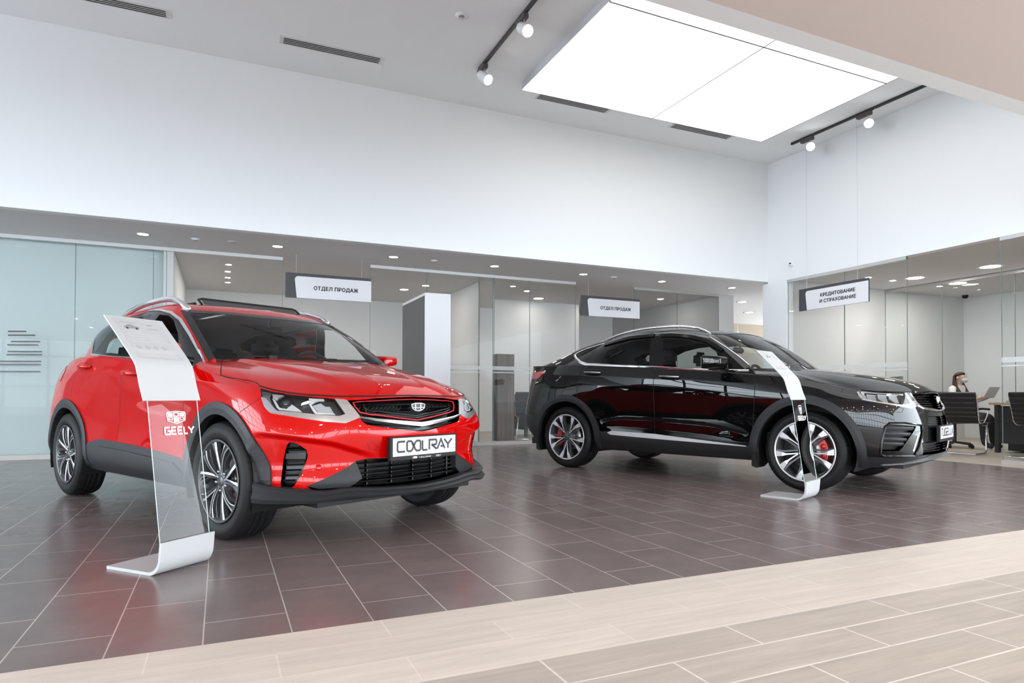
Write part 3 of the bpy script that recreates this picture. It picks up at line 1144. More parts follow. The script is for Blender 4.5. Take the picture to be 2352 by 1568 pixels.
def red_car():
    car = RC
    root = car.root
    Rt = 0.342
    #       rear0            1                 2                  3                  4                 5                 6                 7                 8                9                10               11               12               13               14              15               16
    rows = [
        [(-1.98, 0, .30), (-1.97, .35, .30), (-1.92, .62, .30), (-1.82, .76, .29), (-1.66, .80, .27), (-1.30, .80, .26), (-.85, .79, .25), (-.15, .78, .25), (.40, .78, .25), (.90, .79, .25), (1.30, .79, .25), (1.55, .78, .25), (1.74, .72, .245), (1.87, .58, .245), (1.94, .40, .25), (1.985, .20, .25), (1.99, 0, .25)],
        [(-2.04, 0, .38), (-2.03, .36, .38), (-1.97, .65, .38), (-1.85, .80, .37), (-1.68, .845, .35), (-1.30, .85, .33), (-.85, .835, .32), (-.15, .825, .315), (.40, .825, .315), (.90, .835, .32), (1.30, .85, .33), (1.56, .84, .33), (1.77, .765, .325), (1.91, .60, .32), (1.98, .41, .32), (2.02, .20, .32), (2.025, 0, .32)],
        [(-2.09, 0, .52), (-2.08, .37, .52), (-2.01, .67, .52), (-1.87, .815, .51), (-1.68, .86, .50), (-1.30, .865, .49), (-.85, .845, .475), (-.15, .835, .47), (.40, .835, .47), (.90, .848, .48), (1.30, .865, .48), (1.57, .86, .48), (1.80, .785, .475), (1.935, .61, .47), (2.00, .42, .46), (2.04, .21, .46), (2.05, 0, .46)],
        [(-2.09, 0, .68), (-2.08, .37, .68), (-2.01, .67, .68), (-1.87, .81, .67), (-1.67, .855, .66), (-1.30, .865, .64), (-.85, .838, .62), (-.15, .825, .61), (.40, .825, .61), (.90, .843, .615), (1.30, .865, .62), (1.58, .862, .61), (1.81, .80, .60), (1.945, .62, .59), (2.01, .43, .575), (2.06, .22, .565), (2.07, 0, .56)],
        [(-2.05, 0, .84), (-2.04, .36, .84), (-1.98, .65, .84), (-1.86, .79, .83), (-1.66, .84, .82), (-1.30, .862, .79), (-.85, .843, .77), (-.15, .832, .75), (.40, .832, .74), (.90, .848, .735), (1.30, .865, .74), (1.58, .86, .72), (1.79, .80, .69), (1.93, .63, .665), (2.01, .44, .65), (2.06, .22, .645), (2.075, 0, .645)],
        [(-1.99, 0, .99), (-1.98, .35, .99), (-1.92, .62, .99), (-1.82, .76, .98), (-1.63, .82, .97), (-1.30, .852, .93), (-.85, .850, .90), (-.15, .843, .86), (.40, .845, .84), (.90, .855, .83), (1.28, .862, .84), (1.57, .848, .81), (1.755, .785, .765), (1.90, .635, .735), (1.985, .45, .72), (2.035, .23, .715), (2.05, 0, .715)],
        [(-1.94, 0, 1.06), (-1.93, .34, 1.06), (-1.87, .60, 1.06), (-1.78, .73, 1.055), (-1.60, .79, 1.05), (-1.30, .835, 1.035), (-.85, .852, 1.015), (-.15, .848, .975), (.40, .848, .945), (.90, .852, .925), (1.24, .845, .91), (1.555, .822, .868), (1.715, .765, .825), (1.865, .635, .795), (1.955, .46, .785), (2.005, .24, .785), (2.02, 0, .785)],
        [(-1.90, 0, 1.10), (-1.89, .33, 1.10), (-1.83, .58, 1.10), (-1.74, .70, 1.10), (-1.57, .76, 1.115), (-1.30, .80, 1.135), (-.80, .822, 1.140), (-.15, .826, 1.098), (.40, .826, 1.055), (.88, .815, 1.012), (1.20, .805, .955), (1.53, .790, .900), (1.68, .740, .865), (1.835, .625, .838), (1.93, .46, .828), (1.985, .24, .830), (2.00, 0, .833)],
        [(-1.84, 0, 1.09), (-1.83, .31, 1.09), (-1.77, .53, 1.09), (-1.68, .64, 1.095), (-1.52, .70, 1.11), (-1.27, .74, 1.13), (-.80, .76, 1.135), (-.15, .764, 1.09), (.40, .764, 1.05), (.84, .755, 1.005), (1.14, .745, .955), (1.47, .735, .905), (1.61, .69, .87), (1.77, .58, .845), (1.87, .43, .84), (1.93, .23, .845), (1.945, 0, .848)],
    ]
    L = Surf(rows, 210, 110, creases=(6, 7))
    X, Y, Z = L.G[:, :, 0], -L.G[:, :, 1], L.G[:, :, 2]
    zc = np.interp(Y, [.20, .34, .55, .80, .86], [.50, .515, .585, .632, .64])
    dz = zc - Z
    t1 = np.clip(dz / .035, 0, 1)
    t2 = np.clip((Z - .33) / .14, 0, 1)
    ty = np.clip((Y - .30) / .12, 0, 1) * np.clip((X - 1.66) / .10, 0, 1)
    dep = .034 * t1 * t1 * (3 - 2 * t1) * t2 * t2 * (3 - 2 * t2) * ty
    L.G = L.G - L.N * dep[:, :, None]
    L.normals()
    L.bvh()
    hood_rows = [
        [r for r in rows[7][9:]],
        [(.86, .79, 1.03), (1.16, .785, .982), (1.46, .755, .935), (1.60, .70, .905), (1.765, .59, .883), (1.86, .44, .880), (1.92, .23, .884), (1.935, 0, .887)],
        [(.83, .74, 1.055), (1.04, .71, 1.03), (1.26, .665, 1.00), (1.37, .60, .985), (1.50, .50, .975), (1.56, .38, .978), (1.60, .20, .983), (1.61, 0, .985)],
        [(.80, .70, 1.068), (.90, .65, 1.06), (1.02, .59, 1.052), (1.09, .52, 1.048), (1.17, .42, 1.045), (1.21, .31, 1.048), (1.23, .16, 1.051), (1.235, 0, 1.052)],
        [(.76, .68, 1.072), (.79, .61, 1.074), (.83, .53, 1.076), (.86, .45, 1.078), (.89, .35, 1.080), (.905, .25, 1.083), (.915, .13, 1.085), (.92, 0, 1.086)],
    ]
    D = Surf(hood_rows, 120, 70, mir0=False)
    X, Y = D.G[:, :, 0], -D.G[:, :, 1]
    def stepf(a, w):
        t = np.clip(a / w + .5, 0, 1)
        return t * t * (3 - 2 * t)
    y1 = .60 - .20 * np.clip((X - .95) / .95, 0, 1)
    y2 = .33 - .16 * np.clip((X - .95) / .9, 0, 1)
    fade = np.clip((X - .86) / .15, 0, 1) * np.clip((2.0 - X) / .28, 0, 1)
    D.G[:, :, 2] += fade * (.014 * stepf(y1 - Y, .07) - .009 * stepf(y2 - Y, .05))
    D.normals()
    D.bvh()
    g_rows = [
        [(-1.84, 0, 1.07), (-1.83, .33, 1.07), (-1.76, .53, 1.07), (-1.50, .70, 1.09), (-1.10, .775, 1.115), (-.5, .80, 1.105), (0, .805, 1.07), (.4, .80, 1.035), (.80, .785, .995), (.985, .705, 1.035), (1.03, .52, 1.05), (1.055, .28, 1.06), (1.06, 0, 1.063)],
        [(-1.74, 0, 1.25), (-1.73, .34, 1.25), (-1.64, .52, 1.25), (-1.40, .655, 1.26), (-1.07, .715, 1.275), (-.5, .745, 1.275), (0, .745, 1.265), (.30, .735, 1.25), (.58, .705, 1.23), (.69, .635, 1.235), (.735, .47, 1.25), (.76, .25, 1.26), (.765, 0, 1.263)],
        [(-1.62, 0, 1.425), (-1.60, .33, 1.42), (-1.50, .49, 1.405), (-1.28, .595, 1.40), (-.96, .645, 1.425), (-.45, .665, 1.452), (0, .660, 1.455), (.20, .640, 1.44), (.305, .60, 1.425), (.365, .55, 1.42), (.40, .42, 1.432), (.425, .22, 1.442), (.43, 0, 1.445)],
        [(-1.52, 0, 1.465), (-1.50, .30, 1.462), (-1.40, .44, 1.455), (-1.18, .53, 1.455), (-.90, .575, 1.475), (-.45, .595, 1.497), (-.03, .590, 1.50), (.13, .57, 1.49), (.215, .53, 1.478), (.265, .48, 1.475), (.295, .37, 1.480), (.315, .19, 1.487), (.32, 0, 1.489)],
        [(-1.15, 0, 1.50), (-1.13, .20, 1.50), (-1.05, .28, 1.50), (-.92, .32, 1.503), (-.75, .34, 1.508), (-.45, .35, 1.516), (-.2, .345, 1.517), (-.1, .33, 1.515), (-.05, .30, 1.513), (-.02, .26, 1.512), (0, .20, 1.512), (.01, .10, 1.513), (.015, 0, 1.513)],
        [(-.85, 0, 1.51), (-.83, .03, 1.51), (-.8, .04, 1.51), (-.74, .045, 1.512), (-.66, .05, 1.515), (-.45, .05, 1.52), (-.32, .05, 1.52), (-.28, .045, 1.52), (-.25, .04, 1.52), (-.235, .035, 1.52), (-.23, .025, 1.52), (-.225, .015, 1.52), (-.22, 0, 1.52)],
    ]
    G = Surf(g_rows, 170, 84, screases=())
    A, B, C, Dc = (100, 740, .12755), (400, 680, .12755), (580, 840, .12755), (860, 860, .10652)
    c1, c2, c3, c4 = (100, 660, .25513), (560, 660, .2679), (100, 900, .28056), (560, 900, .2466)

    # ---- flank and nose outlines
    def arc(cx, cz, r, a0, a1, n=40):
        return [(cx + r * math.cos(math.radians(a0 + (a1 - a0) * i / n)), cz + r * math.sin(math.radians(a0 + (a1 - a0) * i / n))) for i in range(n + 1)]
    ri = 0.388
    holes = []
    for sx in (1.30, -1.30):
        holes.append(('arch', car.side(L, [(sx + ri, .20)] + arc(sx, Rt, ri, 0, 180) + [(sx - ri, .20)], 0.03)))
    lamp = car.onto(L, [(140, 400), (350, 462), (700, 520), (1000, 553), (1250, 573), (1480, 596), (1668, 868), (1560, 905), (1300, 890), (900, 850), (460, 815), (400, 785), (300, 650), (240, 590), (160, 565)], C)
    chrome = car.onto(L, [(158, 575), (175, 630), (215, 735), (270, 805), (330, 852), (900, 945), (1300, 1005), (1670, 1035), (1800, 985), (1935, 930), (1925, 900), (1800, 740), (1700, 622), (1650, 607), (1480, 596),
                          (1668, 868), (1560, 905), (1300, 890), (900, 850), (460, 815), (400, 785), (300, 650), (240, 590), (160, 565)], C)
    gr = [(1700, 622), (1800, 740), (1925, 900), (1935, 930), (1950, 975), (2000, 1020), (2060, 1062)]
    gr_px = [(C[0] + a * C[2], C[1] + b * C[2]) for a, b in gr]
    gr_px += [(Dc[0] + a * Dc[2], Dc[1] + b * Dc[2]) for a, b in [(0, 1112), (300, 1145), (650, 1190)]]
    gr_px += [(Dc[0] + 960 * Dc[2], Dc[1] + 1225 * Dc[2], 1), (Dc[0] + 890 * Dc[2], Dc[1] + 478 * Dc[2], 1)]
    gr_px += [(Dc[0] + a * Dc[2], Dc[1] + b * Dc[2]) for a, b in [(500, 487), (0, 512)]] + [(C[0] + 2050 * C[2], C[1] + 603 * C[2])]
    grille = car.onto(L, gr_px)
    vent = car.onto(L, [(430, 465), (500, 480), (585, 540), (595, 590), (590, 620), (540, 760), (470, 872), (410, 905), (350, 880), (345, 850), (370, 640), (390, 540), (405, 490)], c4)
    intake = car.front(L, [(0.0, .475), (.20, .475), (.34, .48), (.40, .468), (.44, .44), (.66, .345), (.60, .300), (0.0, .285)], 0.02)
    sill_px = car.onto(L, [(345, 400), (440, 380), (610, 420), (890, 490), (1080, 545), (1140, 585)], c3, closed=False)
    clad = car.side(L, [(-.94, .20), (-.90, .42), (-.80, .468), (-.60, .498), (-.1, .488), (.5, .462), (.78, .442), (.84, .42), (.94, .40), (.95, .20)], 0.03)
    rear_low = car.side(L, [(-2.2, .2), (-2.2, .50), (-1.7, .47), (-1.66, .2)], 0.03)
    lip = car.side(L, [(1.62, .18), (1.64, .345), (2.2, .315), (2.2, .18)], 0.03)
    seam_f = [(1655, 1030), (1690, 1085), (1735, 1140)]
    bumper = car.onto(L, [(1960, 985), (1870, 1050), (1745, 1138)], c1, closed=False)
    # front bumper skin: everything ahead of the seam from lamp to arch
    bump = car.side(L, [(1.60, .10), (1.655, .55), (1.61, .72), (1.605, .81), (1.62, .83), (2.3, .83), (2.3, .10)], 0.03)
    fd = car.onto(L, [(800, 632), (740, 715), (703, 780), (690, 900), (682, 1200), (660, 1370)], c1, closed=False, step=6)
    fd2 = car.onto(L, [(1138, 575), (1143, 330), (1143, 80), (1135, -150), (1115, -210)], c3, closed=False, step=6)
    def top_edge(ua, ub):
        n = 24
        return [(ua + (ub - ua) * i / n, L.rowv[7] - 0.4) for i in range(n + 1)]
    def low_edge(pts):
        return car.side(L, pts, 0.04, closed=False)
    ua, ub = fd[0][0], fd2[-1][0]
    front_door = fd + low_edge([(-.15, .485), (.3, .468), (.78, .44)]) + fd2 + top_edge(ub, ua)
    rd = car.onto(L, [(630, 800), (600, 900), (560, 1000), (510, 1150), (490, 1330)], A, closed=False, step=6)
    arc_low = low_edge(arc(-1.30, Rt, .462, 66, 20, 12) + [(-.82, .468), (-.5, .494), (-.19, .487)])
    rear_door = rd + arc_low + fd[::-1] + top_edge(fd[0][0], rd[0][0])
    tail = car.onto(L, [(395, 770), (412, 800), (400, 860), (350, 960), (305, 1060), (290, 960), (320, 860), (365, 800)], A)
    polys = holes + [('lamp', lamp), ('chrome', chrome), ('grille', grille), ('vent', vent), ('intake', intake), ('clad', clad), ('lip', lip),
                     ('ledge', [(-1, L.rowv[7] + .8), (L.stu[9], L.rowv[7] + .8), (L.stu[9], L.nt), (-1, L.nt)]), ('front_door', front_door), ('rear_door', rear_door), ('bumper', bump), ('rear_low', rear_low)]
    V, R = L.cut(polys)
    body = car.piece('body_shell', L, V, R['rest'], M_red, sides='B')
    car.piece('window_ledge', L, V, R['ledge'], M_trim, sides='RL')
    car.piece('inner_lining', L, V, R['rest'], M_trim, sides='B', off=-.03, parent=body)
    fdo = car.piece('front_door', L, V, R['front_door'], M_red, sides='RL')
    rdo = car.piece('rear_door', L, V, R['rear_door'], M_red, sides='RL')
    bmp = car.piece('front_bumper', L, V, R['bumper'], M_red, sides='B')
    for nm, pr in (('front_door', fdo), ('rear_door', rdo)):
        car.piece('door_lining', L, V, R[nm], M_trim, sides='RL', off=-.03, parent=pr)
    car.piece('sill_cladding', L, V, R['clad'], M_clad, sides='RL', thick=0.01, off=0.004)
    car.piece('rear_bumper', L, V, R['rear_low'], M_clad, sides='B')
    car.piece('lower_lip', L, V, R['lip'], M_clad, sides='B', off=0.003)

    sp_ = car.side(L, [(-.70, .355), (-.60, .445), (-.1, .435), (.70, .405), (.84, .345), (.78, .33), (-.66, .335)], .04)
    car.patch('sill_panel', L, sp_, M_clad, off=.016, thick=.012, sides='RL')

    # wheel arch cladding and liners
    for sx, nm in ((1.30, 'front'), (-1.30, 'rear')):
        line = car.side(L, arc(sx, Rt, .421, -8, 188, 60), 0.03, closed=False)
        car.band('arch_cladding', L, line, 0.072, M_clad, off=0.010, thick=0.05, sides='RL', bulge=0.004)
        lin = MB()
        n = 28
        vs, fs = [], []
        for i in range(n + 1):
            a = math.radians(-20 + 220 * i / n)
            for y in (-.86, -.40):
                vs.append((sx + .40 * math.cos(a), y, Rt + .40 * math.sin(a)))
        fs = [(2 * i, 2 * i + 1, 2 * i + 3, 2 * i + 2) for i in range(n)]
        lin.add(vs, fs)
        lin.add([vs[2 * i + 1] for i in range(n + 1)], [tuple(range(n + 1))])
        lin.add([(x, -y, z) for x, y, z in vs], [f[::-1] for f in fs])
        lin.add([(vs[2 * i + 1][0], .40, vs[2 * i + 1][2]) for i in range(n + 1)], [tuple(range(n + 1))])
        lin.build('wheel_liner', M_black, root)
    under = MB().box((-1.9, -.74, .235), (-.9 - .8, .74, .30)).box((-.88, -.76, .235), (.88, .76, .29)).box((1.70, -.60, .22), (1.9, .60, .28)).box((-1.8, -.40, .25), (1.9, .40, .45))
    under.build('underbody', M_black, root)

    # hood
    h_poly = car.onto(D, [(1608, 640), (1600, 700), (1596, 785), (1620, 800), (1760, 824), (1900, 850), (1930, 868), (1945, 885)], c1, closed=False, step=5)
    end = [(D.ns - 1, -1), (D.ns - 1, D.nt + 1)]
    last = h_poly[-1]
    hp = h_poly + [(last[0], -1.0)] + end + [(h_poly[0][0], D.nt + 1)]
    V2, R2 = D.cut([('hood', hp)])
    car.piece('fender_top', D, V2, R2['rest'], M_red, sides='RL')
    hood = car.piece('hood', D, V2, R2['hood'], M_red, sides='B')
    car.band('hood_gap', D, h_poly, 0.006, M_gap, sides='RL', off=0.0012)
    lead = [(u, 0.4) for u in np.linspace(last[0], D.ns - 1, 60)]
    car.band('hood_edge_gap', D, lead, 0.012, M_gap, sides='B', off=0.001)

    # gaps between panels
    for ln in (fd, fd2, rd):
        car.band('door_gap', L, ln, 0.0042, M_redgap, sides='RL', off=0.001)
    car.band('bumper_gap', L, bumper, 0.0035, M_redgap, sides='RL', off=0.001)

    # ---- glasshouse
    wsc = car.onto(G, [(238, 245, 0), (300, 340), (450, 600), (600, 855), (738, 1112)], B, closed=False, step=5)
    topc = [(B[0] + a * B[2], B[1] + b * B[2]) for a, b in [(238, 245), (470, 262), (960, 290)]] + [(c2[0] + a * c2[2], c2[1] + b * c2[2]) for a, b in [(150, 240)]]
    tp = car.onto(G, topc, closed=False, step=5)
    vt = tp[-1][1]
    top_line = tp[:-1] + [(u, vt) for u in np.linspace(tp[-1][0], G.ns - 1, 12)]
    wind = wsc + [(G.ns - 1 + 0.0, 0.0)] + [] 
    # bottom edge runs low behind the hood
    wind = wsc + [(wsc[-1][0], 0.0), (G.ns - 1, 0.0)] + top_line[::-1][:-1]
    cen = np.array([0.5 * (wsc[0][0] + G.ns - 1), 0])
    side_out = car.onto(G, [(438, 600), (443, 495), (402, 490), (443, 398), (500, 372), (620, 318), (800, 262), (945, 216), (1060, 206), (1150, 226), (1240, 290), (1330, 430), (1400, 570), (1452, 680), (1440, 712), (1382, 724), (1100, 668), (800, 632), (600, 618)], c1, step=5)
    # openings inside the daylight outline
    qg = car.onto(G, [(905, 320), (1215, 40), (1190, 140), (1110, 260), (1000, 480), (960, 535), (925, 540), (940, 430)], A, step=6)
    rg = car.side(G, [(-.98, 1.175), (-.80, 1.31), (-.62, 1.395), (-.30, 1.415), (-.06, 1.418), (-.16, 1.25), (-.19, 1.125), (-.55, 1.155)], 0.03)
    fg = car.side(G, [(-.07, 1.115), (-.01, 1.26), (.07, 1.41), (.20, 1.395), (.30, 1.355), (.45, 1.25), (.57, 1.12), (.60, 1.05), (.3, 1.075)], 0.03)
    bg = [(G.stu[0], G.rowv[0] + 5), (G.stu[2] - 4, G.rowv[0] + 5), (G.stu[2] - 5, G.rowv[2] - 3), (G.stu[0], G.rowv[2] - 2)]
    V3, R3 = G.cut([('wind', wind), ('rear_glass', rg), ('front_open', fg), ('frame', side_out), ('backlight', dense(bg, 3))])
    car.piece('rear_window', G, V3, R3['backlight'], M_winglass, sides='B')
    rf = car.piece('roof', G, V3, R3['rest'], M_red, sides='B')
    car.piece('headliner', G, V3, R3['rest'], M_lining, sides='B', off=-.018, parent=rf)
    car.piece('window_surround', G, V3, R3['frame'], M_gloss, sides='RL', off=0.001)
    wg = car.piece('windscreen', G, V3, R3['wind'], M_wsglass, sides='B')
    # frit around the windscreen
    car.band('windscreen_border', G, wsc, 0.045, M_frit, sides='RL', off=0.0015, shift=-0.022)
    car.band('windscreen_top_border', G, top_line, 0.055, M_frit, sides='B', off=0.0015, shift=-0.026)
    car.piece('rear_side_window', G, V3, R3['rear_glass'], M_winglass, sides='RL', parent=rdo)
    # chrome window line
    belt = car.onto(G, [(438, 604), (600, 624), (800, 637), (1100, 674), (1382, 728), (1443, 716), (1456, 690), (1440, 640), (1405, 565)], c1, closed=False, step=5)
    car.band('belt_trim', G, belt, 0.014, M_chrome, sides='RL', off=0.008, thick=0.012, bulge=0.003)
    up = car.onto(G, [(945, 216), (1000, 208), (1060, 207), (1150, 228), (1235, 292), (1320, 425), (1385, 550), (1410, 600)], c1, closed=False, step=5)
    car.band('window_trim', G, up, 0.03, M_satin, sides='RL', off=0.007, thick=0.012, w2=[.006, .014, .020, .022, .020, .016, .010])
    rearc = car.onto(G, [(440, 600), (452, 520), (462, 478)], c1, closed=False, step=4)
    car.band('quarter_trim', G, rearc, 0.014, M_chrome, sides='RL', off=0.008, thick=0.012)
    # roof rails
    rail = car.onto(G, [(690, 246), (900, 170), (1100, 138), (1180, 150), (1250, 172), (1310, 200)], c1, closed=False, step=5)
    P, N, _ = G.ev(np.array(rail))
    hts = np.interp(np.linspace(0, 1, len(P)), [0, .12, .3, .6, .85, 1], [.0, .022, .04, .045, .03, -.004])
    for sg in (1, -1):
        pth = [(p[0], p[1] * sg, p[2] + h) for p, h in zip(P, hts)]
        pth = [pth[i] for i in range(0, len(pth), 4)] + [pth[-1]]
        MB().tube(pth, [.012] + [.021] * (len(pth) - 2) + [.014], n=10).build('roof_rail', M_satin, root)
    # tilted roof glass deflector at the front of the panoramic opening
    df = MB()
    df.tube([(.12, -.41, 1.512), (.06, -.41, 1.552), (.055, -.38, 1.562), (.055, .38, 1.562), (.06, .41, 1.552), (.12, .41, 1.512)], .009, n=8)
    df.tube([(.05, -.43, 1.52), (-.55, -.42, 1.535)], .012, n=8)
    df.tube([(.05, .43, 1.52), (-.55, .42, 1.535)], .012, n=8)
    dfo = df.build('sunroof_deflector', M_black, root)
    MB().add([(.115, -.39, 1.512), (.115, .39, 1.512), (.058, .39, 1.557), (.058, -.39, 1.557)], [(0, 1, 2, 3)]).build('deflector_mesh', mat('deflector_gauze', (0.075, 0.075, 0.078), 0.7), dfo)

    # ---- lamps
    car.patch('headlamp_housing', L, lamp, mat('lamp_housing', (0.028, 0.028, 0.03), 0.3), off=-0.035, thick=-0.034, sides='RL')
    hl = car.patch('headlight', L, lamp, M_lens, off=0.001, thick=0.0, sides='RL')
    car.piece('headlight_surround', L, V, R['chrome'], M_satin, sides='RL', off=0.004, thick=0.012)
    sil = mat('lamp_silver', (0.86, 0.87, 0.89), 0.25, metal=0.1)
    def inlay(pts, m, off, nm, thick=0.01, crop=C):
        uv = car.onto(L, pts, crop, step=4)
        return car.patch(nm, L, uv, m, off=off, thick=thick, sides='RL', parent=hl)
    inlay([(160, 420), (340, 470), (300, 560), (330, 660), (440, 800), (400, 790), (300, 660), (250, 590), (165, 560)], mat('lamp_side_grey', (.40, .41, .43), .3, metal=.7), -0.012, 'lamp_side_reflector')
    inlay([(345, 480), (560, 505), (470, 545), (430, 600), (360, 545)], sil, -0.012, 'lamp_reflector')
    inlay([(340, 560), (400, 600), (480, 735), (880, 800), (890, 815), (470, 775), (430, 740)], sil, -0.010, 'light_guide')
    inlay([(700, 665), (850, 770), (870, 795), (600, 755), (640, 710)], sil, -0.016, 'lamp_reflector')
    inlay([(1010, 560), (1290, 580), (1300, 615), (1200, 610), (1130, 630), (1050, 690), (1020, 610)], sil, -0.012, 'lamp_reflector')
    inlay([(1000, 650), (1060, 690), (1170, 830), (1480, 850), (1500, 870), (1150, 860), (1100, 820)], sil, -0.008, 'light_guide')
    inlay([(1080, 700), (1230, 650), (1320, 720), (1400, 720), (1480, 845), (1380, 835), (1190, 825)], mat('lamp_lens_block', (0.58, 0.60, 0.64), 0.12, metal=0.2), -0.014, 'lamp_module')
    inlay([(870, 690), (890, 655), (1000, 615), (1030, 630), (980, 660)], mat('glint_glow', (0.9, 0.9, 0.9), 0.3, emit=(1, 1, 1), strength=0.8), -0.006, 'painted_glint')  # highlight painted into the headlamp as a faintly glowing patch
    # projector
    for sg, par in ((-1, hl[0]), (1, hl[1])):
        uv = L.hit(*car.ray(C[0] + 585 * C[2], C[1] + 625 * C[2]))
        P, N, _ = L.ev(np.array([uv]))
        p, nn = Vector(P[0]), Vector(N[0])
        if sg > 0:
            p.y, nn.y = -p.y, -nn.y
        mb = MB()
        mb.lathe([(0.0, 0.0), (.012, -.001), (.022, -.006), (.027, -.014), (.027, -.03)], 'z', n=28, m=0)
        mb.lathe([(.027, -.006), (.036, -.008), (.04, -.02), (.04, -.03)], 'z', n=28, m=1)
        mb.xf(Matrix.Translation(p - nn * 0.006) @ nn.to_track_quat('Z', 'Y').to_matrix().to_4x4())
        mb.build('lamp_projector', [mat('projector_lens', (0.03, 0.035, 0.045), 0.03, coat=1.0), M_gloss], par)
    tl = car.patch('tail_light', L, tail, M_tail, off=0.004, thick=0.01, sides='RL')

    # ---- grille
    gp = car.patch('grille', L, grille, M_gloss, off=-0.05, thick=-0.05, sides='B')
    def gband(pts, w, m, nm, off, thick=0.012, par=None, crop=Dc, bulge=0.002, w2=None):
        uv = car.onto(L, pts, crop, closed=False, step=4)
        return car.band(nm, L, uv, w, m, off=off, thick=thick, sides='B', parent=par or gp, bulge=bulge, w2=w2)
    def pxC(pts):
        return [(C[0] + a * C[2], C[1] + b * C[2]) for a, b in pts]
    def pxD(pts, c=False):
        return [(Dc[0] + a * Dc[2], Dc[1] + b * Dc[2], 1) if (c and i == len(pts) - 1) else (Dc[0] + a * Dc[2], Dc[1] + b * Dc[2]) for i, (a, b) in enumerate(pts)]
    cb = car.onto(L, pxC([(1935, 935), (2100, 960)]) + pxD([(0, 985), (450, 1035), (800, 1068), (970, 1080)], True), closed=False)
    car.band('grille_chrome_bar', L, cb, 0.022, M_satin, off=0.012, thick=0.045, sides='B', parent=gp, bulge=0.005, w2=[.010, .016, .022, .026])
    rb = car.onto(L, pxC([(1830, 630), (1870, 715), (1960, 815), (2200, 865)]) + pxD([(0, 835), (450, 895), (930, 952)], True), closed=False)
    car.band('grille_red_line', L, rb, 0.007, mat('grille_red', (0.50, 0.02, 0.03), 0.4), off=-0.018, thick=0.008, sides='B', parent=gp)
    rt = car.onto(L, pxC([(1830, 630), (2000, 610)]) + pxD([(0, 538), (450, 518), (930, 505)], True), closed=False)
    car.band('grille_red_line', L, rt, 0.005, mat('grille_red'), off=-0.018, thick=0.008, sides='B', parent=gp)
    for k, (a, b) in enumerate([(600, 870), (640, 910)]):
        bl = car.onto(L, pxC([(2020, a - 610 + 660), (2080, 760 + k * 40), (2250, 800 + k * 30)]) + pxD([(0, 745 + k * 60), (400, 800 + k * 45), (930, 880 - 25 + k * 40)], True), closed=False)
        car.band('grille_slat', L, bl, 0.008, M_gloss, off=-0.022, thick=0.02, sides='B', parent=gp, bulge=0.002)
    for k in range(4):
        z = .795 - .018 * k
        bl = car.front(L, [(.40 - .02 * k, z), (.2, z - .004), (0, z - .006)], 0.02, closed=False)
        car.band('grille_slat', L, bl, 0.005, M_gloss, off=-0.028, thick=0.015, sides='B', parent=gp, bulge=0.002)
    for sg in (-1, 1):
        for k in range(11):
            y = sg * (.10 + .027 * k)
            x = 2.005 - .28 * y * y
            zc = .763
            hgt = .030 - .0012 * k
            MB().tube([(x - .012, y - sg * .012, zc + hgt * .55), (x - .006, y, zc), (x - .012, y + sg * .012, zc - hgt * .55)], .0028, n=5).build('grille_fin', M_gloss, gp)
    for k in range(3):
        z = .655 - .012 * k
        bl = car.front(L, [(.36 - .05 * k, z + .022), (.2, z + .008), (0, z - .012)], 0.02, closed=False)
        car.band('grille_slat', L, bl, 0.004, M_gloss, off=-0.03, thick=0.012, sides='B', parent=gp)
    # shield emblem
    emblem(gp, (2.045, 0, .766), .105, .046, M_chrome, M_gloss)

    # ---- lower intake and side vents
    ip = car.patch('lower_intake', L, intake, M_black, off=-0.06, thick=-0.06, sides='B')
    for k in range(5):
        z = .345 + .027 * k
        bl = car.front(L, [(.40, z), (.2, z), (0, z)], 0.03, closed=False)
        car.band('intake_slat', L, bl, 0.009, M_gloss, off=-0.016, thick=0.03, sides='B', parent=ip, bulge=0.003)
    for y in (-.32, -.16, 0, .16, .32):
        MB().box((1.955 - .3 * y * y, y - .004, .325), (2.0 - .3 * y * y, y + .004, .47)).build('intake_rib', M_gloss, ip)
    wing = car.front(L, [(.405, .475), (.44, .44), (.66, .345), (.60, .325), (.44, .325), (.375, .37)], 0.02)
    car.patch('intake_wing', L, wing, M_clad, off=-0.002, thick=0.04, sides='RL', parent=[ip, ip])
    vp = car.patch('fog_vent', L, vent, M_gloss, off=-0.03, thick=-0.032, sides='RL')
    for k, (ya, xa, xb) in enumerate([(520, 400, 560), (545, 395, 585), (680, 375, 560), (728, 370, 535), (776, 365, 510), (825, 360, 480)]):
        uv = car.onto(L, [(xa, ya), (xb, ya - 8 + k)], c4, closed=False, step=4)
        car.band('vent_slat', L, uv, 0.010, M_gloss, off=-0.006, thick=0.02, sides='RL', parent=list(vp), bulge=0.004)
    uv = car.onto(L, [(392, 575), (580, 568), (575, 625), (385, 625)], c4, step=4)
    car.patch('fog_lamp', L, uv, mat('fog_lamp_glass', (0.10, 0.105, 0.12), 0.1, metal=0.6, coat=1.0), off=-0.004, thick=0.02, sides='RL', parent=list(vp))
    for a, b, r in ((697, 703, .017), (1190, 500, .0)):
        if r:
            uv = L.hit(*car.ray(c4[0] + a * c4[2], c4[1] + b * c4[2]))
            P, N, _ = L.ev(np.array([uv]))
            for sg in (1, -1):
                p, nn = Vector((P[0][0], P[0][1] * sg, P[0][2])), Vector((N[0][0], N[0][1] * sg, N[0][2]))
                mb = MB().lathe([(0, .003), (r * .6, .003), (r, .001), (r, -.003)], 'z', n=20)
                mb.xf(Matrix.Translation(p) @ nn.to_track_quat('Z', 'Y').to_matrix().to_4x4())
                mb.build('parking_sensor', M_red, bmp)
